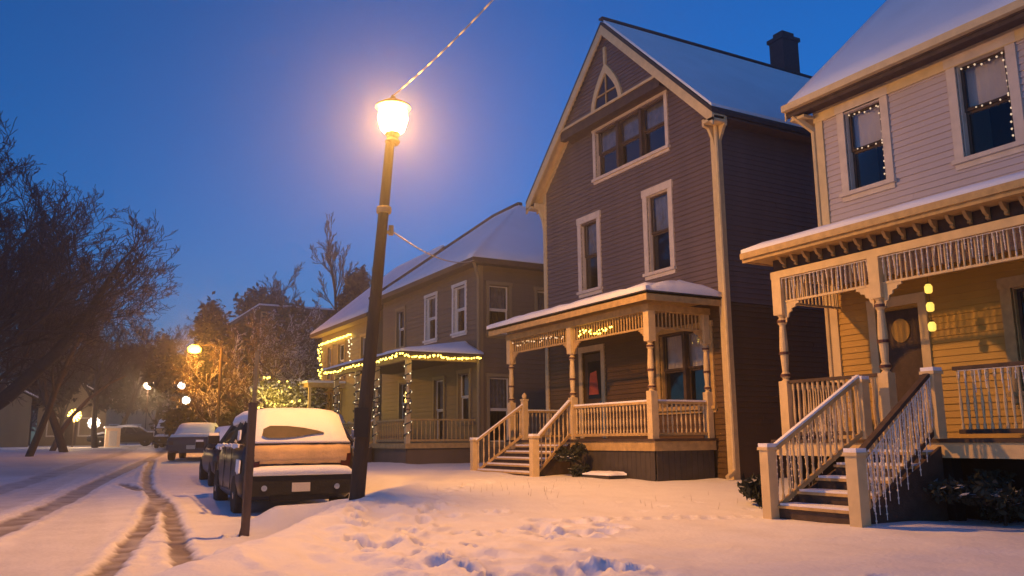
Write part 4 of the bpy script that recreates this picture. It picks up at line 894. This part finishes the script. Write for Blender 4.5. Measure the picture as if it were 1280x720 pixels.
# ================================================================== trees
def tubes_np(segs, sides):
    S = np.array(segs, float); p0, p1, r0, r1 = S[:, :3], S[:, 3:6], S[:, 6], S[:, 7]
    d = p1-p0; d /= np.linalg.norm(d, axis=1)[:, None]+1e-9
    ref = np.where(np.abs(d[:, 2:3]) < .9, np.array([[0, 0, 1.]]), np.array([[1., 0, 0]])); a = np.cross(d, ref); a /= np.linalg.norm(a, axis=1)[:, None]; c = np.cross(d, a)
    V = []
    for p, r in ((p0, r0), (p1, r1)):
        for i in range(sides):
            t = 2*math.pi*i/sides; V.append(p+a*(math.cos(t)*r)[:, None]*1. +c*(math.sin(t)*r)[:, None])
    V = np.stack(V, 1).reshape(-1, 3); n = len(S); base = (np.arange(n)*2*sides)[:, None]
    F = np.concatenate([base+np.array([[i, (i+1) % sides, sides+(i+1) % sides, sides+i]]) for i in range(sides)], 0)
    return V, F
def mesh_np(name, V, F, m, parent, smooth=False):
    me = D.meshes.new(name); me.from_pydata(V.tolist(), [], F.tolist()); me.materials.append(M[m])
    if smooth: me.polygons.foreach_set('use_smooth', [True]*len(me.polygons))
    o = D.objects.new(name, me); COL.objects.link(o); o.parent = parent; return o
def grow(seed, H, r0, lean=(0, 0), fork=.28, spread=.75, levels=5, up=.12, kids=(5, 5, 5, 4, 3), lens=(.5, .5, .5, .5, .5), minr=.006, wob=.12, first=.25):
    rr = random.Random(seed); big, small = [], []
    def br(p, d, L, r, lv):
        n_ = 6 if lv == 0 else (5 if lv < 3 else 3); pts = [(p, r)]; re = max(minr, r*(.25 if lv else .3))
        for i in range(n_):
            d = (d+Vector((rr.gauss(0, wob), rr.gauss(0, wob), rr.gauss(0, wob)+up*(lv > 0)))).normalized(); q = p+d*(L/n_)
            ra = r+(re-r)*(i/n_); rb = r+(re-r)*((i+1)/n_)
            (big if lv < 2 else small).append((*p, *q, ra, rb)); p = q; pts.append((p, rb, d.copy()))
        if lv >= levels: return
        k = kids[min(lv, len(kids)-1)]
        for j in range(k):
            t = first+(1-first)*(j+rr.random()*.8)/k if lv == 0 else .15+.85*(j+rr.random())/k; i = min(n_-1, int(t*n_)); pa, pb = pts[i][0], pts[i+1][0]; f = t*n_-i; pp = pa+(pb-pa)*min(1, f); dd = pts[i+1][2]
            ax = dd.orthogonal().normalized(); ax.rotate(Matrix.Rotation(rr.random()*6.283, 3, dd)); sp = spread*rr.uniform(.6, 1.2)
            nd = (dd*math.cos(sp)+ax*math.sin(sp)).normalized()
            br(pp, nd, L*lens[min(lv, len(lens)-1)]*rr.uniform(.75, 1.2)*(1.15-.45*t), max(minr, pts[i+1][1]*rr.uniform(.5, .75)), lv+1)
    br(Vector((0, 0, -.3)), Vector((lean[0], lean[1], 1)).normalized(), H, r0, 0)
    return big, small
def tree(name, label, loc, seed, group=None, twig='twig', limb=None, **k):
    t = thing(name, label, 'tree', (0, 0, 0), group); big, small = grow(seed, **k)
    for i in range(len(limb or [])-1):
        (a, ra), (b, rb_) = limb[i], limb[i+1]; big.append((*a, *b, ra, rb_))
        if i > 1:
            b2, s2 = grow(90+i, 2.6, .07, lean=(.5, .2*(-1)**i), levels=3, kids=(7, 6, 4), spread=.7, minr=.012)
            small += [(p[0]+b[0], p[1]+b[1], p[2]+b[2]+.2, p[3]+b[0], p[4]+b[1], p[5]+b[2]+.2, p[6], p[7]) for p in b2+s2]
    V, F = tubes_np(big, 7); mesh_np('trunk', V, F, 'bark' if twig in ('twig', 'twigdark') else twig, t, True)
    V, F = tubes_np(small, 3); mesh_np('crown', V, F, twig, t)
    t.location = loc; return t
LEFT = 'bare trees on the left of the street'
KID = (7, 7, 6, 5, 3); LEN = (.62, .55, .5, .5, .5)
tA = tree('bare_tree', 'huge bare tree filling the left edge, its crown reaching over the street', (-3.6, 36, .4), 11, LEFT, H=9.8, r0=.42, lean=(.38, 0), spread=.82, levels=5, up=.13, kids=(11, 8, 7, 5, 3), lens=(.7, .58, .52, .5, .5), first=.28, minr=.012, twig='twigdark', limb=[((0, 0, .3), .34), ((1.6, 0, 1.5), .32), ((3.0, .1, 3.0), .29), ((4.5, 0, 5.1), .24), ((5.6, -.1, 7.4), .16), ((6.3, 0, 9.4), .07)])
tA.scale = (1.0, 1.0, .8); tA.location = (-4.0, 35, .5)
copy_tree(tA, (-2.6, 40, .6), R(95), 'bare tree just behind the huge one, its twigs mingling with it', LEFT, (.8, .8, .7))
tB = tree('bare_tree', 'second bare tree, its dark upright trunk left of the curved limb', (-.2, 47, gz(-.2, 47)-.1), 23, LEFT, H=10, r0=.26, lean=(.08, 0), spread=.75, levels=5, up=.08, kids=(9, 7, 6, 5, 3), lens=LEN, first=.35, minr=.013, twig='twigdark')
tB.scale = (.72, .72, .78)
copy_tree(tB, (3.6, 62, 1.0), R(130), 'bare tree whose leaning dark trunk stands beside the small bright booth', LEFT, .85)
copy_tree(tA, (-7.5, 46, .6), R(200), 'bare tree at the far left behind the huge one', LEFT, .95)
copy_tree(tB, (1.6, 53, .9), R(200), 'bare tree rising behind the curved lamplit trunk', LEFT, .9)
copy_tree(tB, (5.4, 74, 1.0), R(20), 'bare tree right of the booth near the street end', LEFT, .8)
copy_tree(tB, (-3.2, 58, .9), R(60), 'bare tree in front of the pale house at the far left', LEFT, 1.0)
# curved leaning trunk, lamplit
ct = thing('leaning_tree', 'thin curved tree trunk arching to the right, lit from below', 'tree', (1.0, 56, 1.0)); mb = MB(); pts = [(1.0, 56, .8), (1.35, 56, 1.9), (1.9, 56, 2.9), (2.7, 56, 3.9), (3.7, 56, 4.8), (4.6, 56, 5.3)]
for i in range(5): mb.tube(pts[i], pts[i+1], .17-.025*i, .17-.025*(i+1), 8)
mb.build('trunk', 'postwood', ct, smooth=True)
_, small = grow(5, 2.5, .06, levels=3, kids=(5, 4, 3)); V, F = tubes_np(small, 3); o = mesh_np('crown', V, F, 'twig', ct); o.location = (3.6, 0, 4.2)
RT = 'trees behind the parked cars'
def foliage(n, blobs, size, seed):
    """leaf-sized faces spread through several uneven blobs: (x,y,z,rx,ry,rz)"""
    rr = np.random.RandomState(seed); per = [b[3]*b[4]*b[5] for b in blobs]; tot = sum(per); V = []
    for b, p in zip(blobs, per):
        k = max(20, int(n*p/tot)); d = rr.normal(size=(k, 3)); d /= np.linalg.norm(d, axis=1)[:, None]; rad = rr.rand(k, 1)**.45*(1+.25*rr.normal(size=(k, 1))*.6)
        c = np.array(b[:3])+d*rad*np.array(b[3:6]); V.append(c)
    C = np.concatenate(V); k = len(C); a = rr.normal(size=(k, 3)); a /= np.linalg.norm(a, axis=1)[:, None]; b2 = np.cross(a, rr.normal(size=(k, 3))); b2 /= np.linalg.norm(b2, axis=1)[:, None]
    s = size*(.6+.8*rr.rand(k, 1)); q = np.stack([C-a*s, C+b2*s*.45, C+a*s, C-b2*s*.45], 1).reshape(-1, 3); F = np.arange(4*k).reshape(-1, 4); return q, F
def bushy(name, label, loc, n, blobs, size, seed, m='leafdark', trunk=.18, th=3, cat='tree', group=None):
    t = thing(name, label, cat, (0, 0, 0), group)
    mb = MB(); mb.tube((0, 0, -.3), (.1, 0, th), trunk, trunk*.5, 8)
    for b in blobs[:5]: mb.tube((.05, 0, th*.5), (b[0], b[1], b[2]), trunk*.35, .02, 5)
    mb.build('trunk', 'bark', t)
    V, F = foliage(n, blobs, size, seed); mesh_np('crown', V, F, m, t); t.location = loc; return t
def rb(seed, n, rx, rz, h):
    r_ = random.Random(seed); return [(r_.uniform(-rx, rx), r_.uniform(-rx, rx), h+r_.uniform(-rz, rz), r_.uniform(.5, 1.1)*rx*.6, r_.uniform(.5, 1.1)*rx*.6, r_.uniform(.5, 1)*rz*.6) for _ in range(n)]
bushy('evergreen_tree', 'dark evergreen mass left of the far orange lamp', (10.2, 66, 1.2), 9000, rb(1, 9, 2.8, 3.2, 3.6), .22, 1, group=RT)
bushy('evergreen_tree', 'dark evergreen directly behind the far orange lamp', (10.8, 58, 1.2), 11000, rb(2, 11, 2.5, 3.6, 4.6), .2, 2, group=RT)
bushy('evergreen_tree', 'broad dark evergreen farthest left of the evergreen row', (9.2, 80, 1.2), 11000, rb(21, 10, 3.0, 3.4, 4.4), .24, 21, group=RT)
bushy('evergreen_tree', 'dark evergreen right of the far orange lamp behind the snowy twigs', (12.4, 55, 1.2), 11000, rb(22, 11, 2.4, 3.6, 4.2), .18, 22, group=RT)
bushy('evergreen_tree', 'low dark evergreen behind the third parked car', (8.7, 50.5, 1.1), 8000, rb(3, 8, 1.7, 1.9, 2.2), .17, 3, group=RT)
bushy('evergreen_tree', 'tall dark evergreen between the far lamp and the brick building', (14.2, 66, 1.2), 10000, rb(4, 10, 2.8, 4.0, 6.5), .24, 4, group=RT)
tS = tree('snowy_tree', 'lamplit snow-laden tree just right of the far orange lamp', (9.9, 47, gz(9.9, 47)), 31, RT, twig='twigsnow', H=5.2, r0=.17, spread=.8, levels=5, up=.03, kids=(8, 7, 6, 4, 2), lens=(.6, .55, .5, .5), minr=.014, first=.15)
copy_tree(tS, (11.2, 45, gz(11, 45)), R(100), 'lamplit snow-laden tree behind the yellow glowing bush', RT, 1.05)
copy_tree(tS, (8.6, 48.5, 1.0), R(210), 'small snow-laden tree left of its taller lamplit neighbours', RT, .8)
copy_tree(tS, (12.6, 50, 1.0), R(300), 'snow-laden tree in front of the pale corner of the brick building', RT, 1.2)
tT = tree('bare_tree', 'tall slender bare tree rising above the ivy mass', (16.5, 52, 1.0), 47, RT, H=12.2, r0=.2, spread=.5, levels=4, up=.1, kids=(9, 6, 5, 4), lens=(.26, .5, .5, .5), first=.72, minr=.014)
bushy('ivy_tree', 'squat dark ivy-clad tree below the slender bare tree', (16.9, 51.5, 1.0), 9000, rb(7, 9, 1.4, 2.2, 8.0), .16, 7, 'ivy', .3, 6.5, group=RT)
copy_tree(tT, (15.5, 62, 1.0), R(70), 'bare tree showing just above the brick building roof', RT, .92)
copy_tree(tT, (21, 60, 1.0), R(170), 'bare tree behind the snowy roof of the sand house', RT, .95)
copy_tree(tT, (12.4, 74, 1.0), R(250), 'bare twiggy tree rising above the dark evergreens', RT, .85)
lb = bushy('lit_bush', 'snow-laden bush glowing yellow with lights beside the sand house', (10.3, 40.2, gz(10.3, 40.2)), 9000, rb(9, 11, 1.3, 1.3, 2.5), .1, 9, 'leafsnow', .06, 1.2, 'bush')
pts = []; rr = random.Random(8)
for i in range(26): a = i*.9; t = i/26; pts.append((10.3+1.35*math.cos(a)*(1-.3*t), 40.2+1.25*math.sin(a)*(1-.3*t), gz(10.3, 40.2)+1.2+2.6*t))
string_lights('bush_lights', 'yellow fairy lights wound round the glowing bush', pts, .42, 'bulb', .05, jit=.12)
bl = D.lights.new('bush_light', 'POINT'); bl.energy = 160; bl.color = (1, .62, .1); bl.shadow_soft_size = .4; bo = D.objects.new('bush_light', bl); COL.objects.link(bo); bo.parent = lb; bo.location = (-1.2, -2.0, 2.6)
for i, (x, y, sd, lb_) in enumerate(((1.8, 75, 32, 'dark leafy mass behind the curved trunk'), (5.4, 92, 33, 'dark leafy mass beyond the booth'), (-.4, 92, 34, 'dark leafy crown over the roofs of the far left houses'))):
    bushy('evergreen_tree', lb_, (x, y, 1.1), 9000, rb(sd, 9, 2.6, 3.0, 5.6), .24, sd, 'ivy', .2, 4, group='dark trees at the left end of the street')
# shrubs
def shrub(label, loc, blobs, n, size, seed, m='leafdark', group='dark shrubs by the porches'):
    return bushy('shrub', label, loc, n, blobs, size, seed, m, .03, .4, 'shrub', group)
shrub('dark shrub beside the right rail of the grey house steps', (10.45, 15.55, gz(10.4, 15.5)), rb(11, 5, .38, .25, .35), 900, .06, 11)
shrub('dark shrub left of the foot of the pale house steps', (10.0, 9.6, gz(10.0, 9.6)), rb(12, 5, .3, .22, .25), 1200, .07, 12)
shrub('dark shrub right of the pale house steps under the deck', (10.55, 6.4, .15), rb(13, 7, .5, .25, .3), 1800, .06, 13)
shrub('dark shrub under the deck at the right edge of the picture', (10.5, 5.3, .15), rb(14, 7, .5, .25, .3), 1800, .06, 14)
# low snow-topped slab at the H2 porch
mb = MB(); mb.box(10.2, 10.62, 14.2, 15.1, .38, .55); so = mb.build('cellar_hatch', 'skirt', None, (10.4, 14.6, .4)); tag(so, 'low snow-topped cellar hatch against the grey house porch base', 'hatch')
mb = MB(); snowplane(mb, (10.18, 15.12, .552), (10.18, 14.18, .552), (10.64, 14.18, .552), (10.64, 15.12, .552), .07, 8, 3, 1); mb.build('snow_cover', 'snow', so, smooth=True)

# ================================================================== far street: lamp, decorations, booth, houses
L2 = thing('street_lamp', 'far orange street lamp glowing in front of the dark evergreens', 'street lamp', (7.6, 46, gz(7.6, 46)))
z = gz(7.6, 46); mb = MB(); mb.tube((8.3, 46, z-.2), (8.3, 46, 6.2), .09, .07, 8); mb.path([(8.3, 46, 6.1), (7.8, 46, 6.35), (7.1, 46, 6.25)], .035, 6); mb.build('pole', 'pole', L2)
mb = MB(); mb.lathe(6.95, 46, [(.12, 5.85), (.3, 5.92), (.34, 6.1), (.2, 6.25)], 12); mb.build('lamp_head', 'lamp2glass', L2, smooth=True)
l2 = D.lights.new('lamp_light', 'POINT'); l2.energy = LAMP2_W; l2.color = (1, .36, .03); l2.shadow_soft_size = .15; o = D.objects.new('lamp_light', l2); COL.objects.link(o); o.parent = L2; o.location = (6.95-7.6, -.45, 5.8-z)
def post_decor(label, x, y, z0, zc, shape, s=.35, en=0):
    t = thing('post_decoration', label, 'light decoration', (x, y, z0), 'lit decorations on posts down the street')
    mb = MB(); mb.tube((x, y, z0-.2), (x, y, zc+s), .05, .04, 6); mb.build('pole', 'pole', t)
    mb = MB()
    for k in range(6):
        a = math.pi*k/6; mb.tube((x-s*math.cos(a), y-.08, zc-s*math.sin(a)), (x+s*math.cos(a), y-.08, zc+s*math.sin(a)), .05, .05, 5)
    mb.lathe(x, y-.08, [(s*.2, zc-s*.2), (s*.35, zc), (s*.2, zc+s*.2)], 8); mb.build('star', shape, t)
    if en:
        l = D.lights.new('decor_light', 'POINT'); l.energy = en; l.color = (1, .6, .3); l.shadow_soft_size = .3; o = D.objects.new('decor_light', l); COL.objects.link(o); o.parent = t; o.location = (0, -.6, zc-z0)
post_decor('large white lit star high on a post, highest of the far decorations', 8.0, 76, 1.2, 6.0, 'whitebulb', .33, 700)
post_decor('white lit star on the post left of and below the highest one', 8.2, 94, 1.2, 4.7, 'whitebulb', .33)
post_decor('white lit star on a post in front of the dark evergreens', 7.95, 57, 1.1, 4.85, 'whitebulb', .22)
post_decor('lower white lit star just beneath its twin before the evergreens', 8.2, 56.5, 1.1, 3.9, 'whitebulb', .24)
post_decor('yellow lit ball of lights on a short post left of the booth', 2.3, 64, 1.1, 3.15, 'bulb', .42, 90)
post_decor('white lit ball of lights on a short post beside the booth', 3.5, 64, 1.1, 2.65, 'whitebulb', .38, 90)
KB = thing('ticket_booth', 'small bright upright booth at the end of the street', 'booth', (4.7, 64, 1.1)); mb = MB(); mb.box(4.25, 5.15, 63.5, 64.5, 1.0, 2.3); mb.cur = 1; mb.box(4.15, 5.25, 63.4, 64.6, 2.3, 2.42); mb.build('wall', ['kiosk', 'roofsnow'], KB); mb = MB(); mb.box(4.45, 4.95, 63.47, 63.5, 1.1, 2.1); mb.build('door', 'white', KB)
def far_house(label, x, y, w_, d_, h, rise, wm, group='houses beyond the left trees'):
    t = thing('far_house', label, 'house', (x, y, 1.1), group); g = 1.0
    mb = MB(); mb.box(x, x+w_, y, y+d_, g, g+h); mb.slab([(x, y+.02, g+h), (x+w_, y+.02, g+h), (x+w_/2, y+.02, g+h+rise)], (0, d_-.04, 0)); mb.build('wall', wm, t)
    mb = MB()
    for s in (0, 1):
        xe = x-.4 if s == 0 else x+w_+.4; ze_ = g+h-.15; mb.cur = 0; P = [(xe, y-.4, ze_+.02), (x+w_/2, y-.4, g+h+rise+.02), (x+w_/2, y+d_+.4, g+h+rise+.02), (xe, y+d_+.4, ze_+.02)]
        mb.slab(P, (0, 0, .08)); mb.cur = 1; mb.slab([lift(p, .082) for p in P], (0, 0, .1))
    mb.build('roof', ['darkwood', 'roofsnow'], t)
    for k in range(int(w_//2.4)):
        for zz in (1.0, 3.6):
            if zz+1.4 < h: window(t, TY(y), x+.8+k*2.4, x+1.7+k*2.4, g+zz, g+zz+1.4, .1, trim='white', blind='blindgrey')
    mb = MB(); mb.box(x+w_*.5-.5, x+w_*.5+.4, y-.06, y-.01, g, g+2.1); mb.build('door', 'darkwood', t)
far_house('pale low house behind the trunks at the far left', -6.5, 70, 6.2, 8, 3.6, 1.6, 'tansid2')
far_house('pale house between the dark trunk and the curved one', .2, 82, 5.2, 8, 4, 1.6, 'tansid2')
far_house('dim house closing the end of the street', 14.5, 128, 9, 8, 5.5, 2.6, 'tansid')
far_house('low dim house behind the booth', 4.5, 110, 7.5, 8, 4.2, 2.2, 'tansid2')
for (x, y, lb_s) in ((2.6, 90, 'low bright house door lantern glimpsed left of the booth'),): pass
# distant tree line: wood that reads as one mass
rr = np.random.RandomState(5); blobs = []
for i in range(46):
    x = -70+i*4.6; blobs.append((x, 150+rr.uniform(-12, 12), 4+rr.uniform(0, 3), 3.5, 4, 3.2+rr.uniform(0, 2.5)))
V, F = foliage(26000, blobs, .55, 3); o = mesh_np('distant_wood', V, F, 'ivy', None); o['kind'] = 'stuff'; o['label'] = 'distant dark bare wood closing the horizon'

# ================================================================== haze
mb = MB(); mb.box(-60, 60, -25, 190, -1.2, 16.5); hz = mb.build('haze', 'dark'); hz['kind'] = 'stuff'; hz['label'] = 'thin snowy evening haze'
m = D.materials.new('haze_air'); m.use_nodes = True; n = m.node_tree; n.nodes.clear(); o = n.nodes.new('ShaderNodeOutputMaterial'); v = n.nodes.new('ShaderNodeVolumePrincipled')
v.inputs['Color'].default_value = (.85, .88, .95, 1); v.inputs['Density'].default_value = HAZE; v.inputs['Anisotropy'].default_value = .8
n.links.new(v.outputs[0], o.inputs['Volume']); hz.data.materials.clear(); hz.data.materials.append(m)
for o in D.objects:
    if '_o' in o: del o['_o']
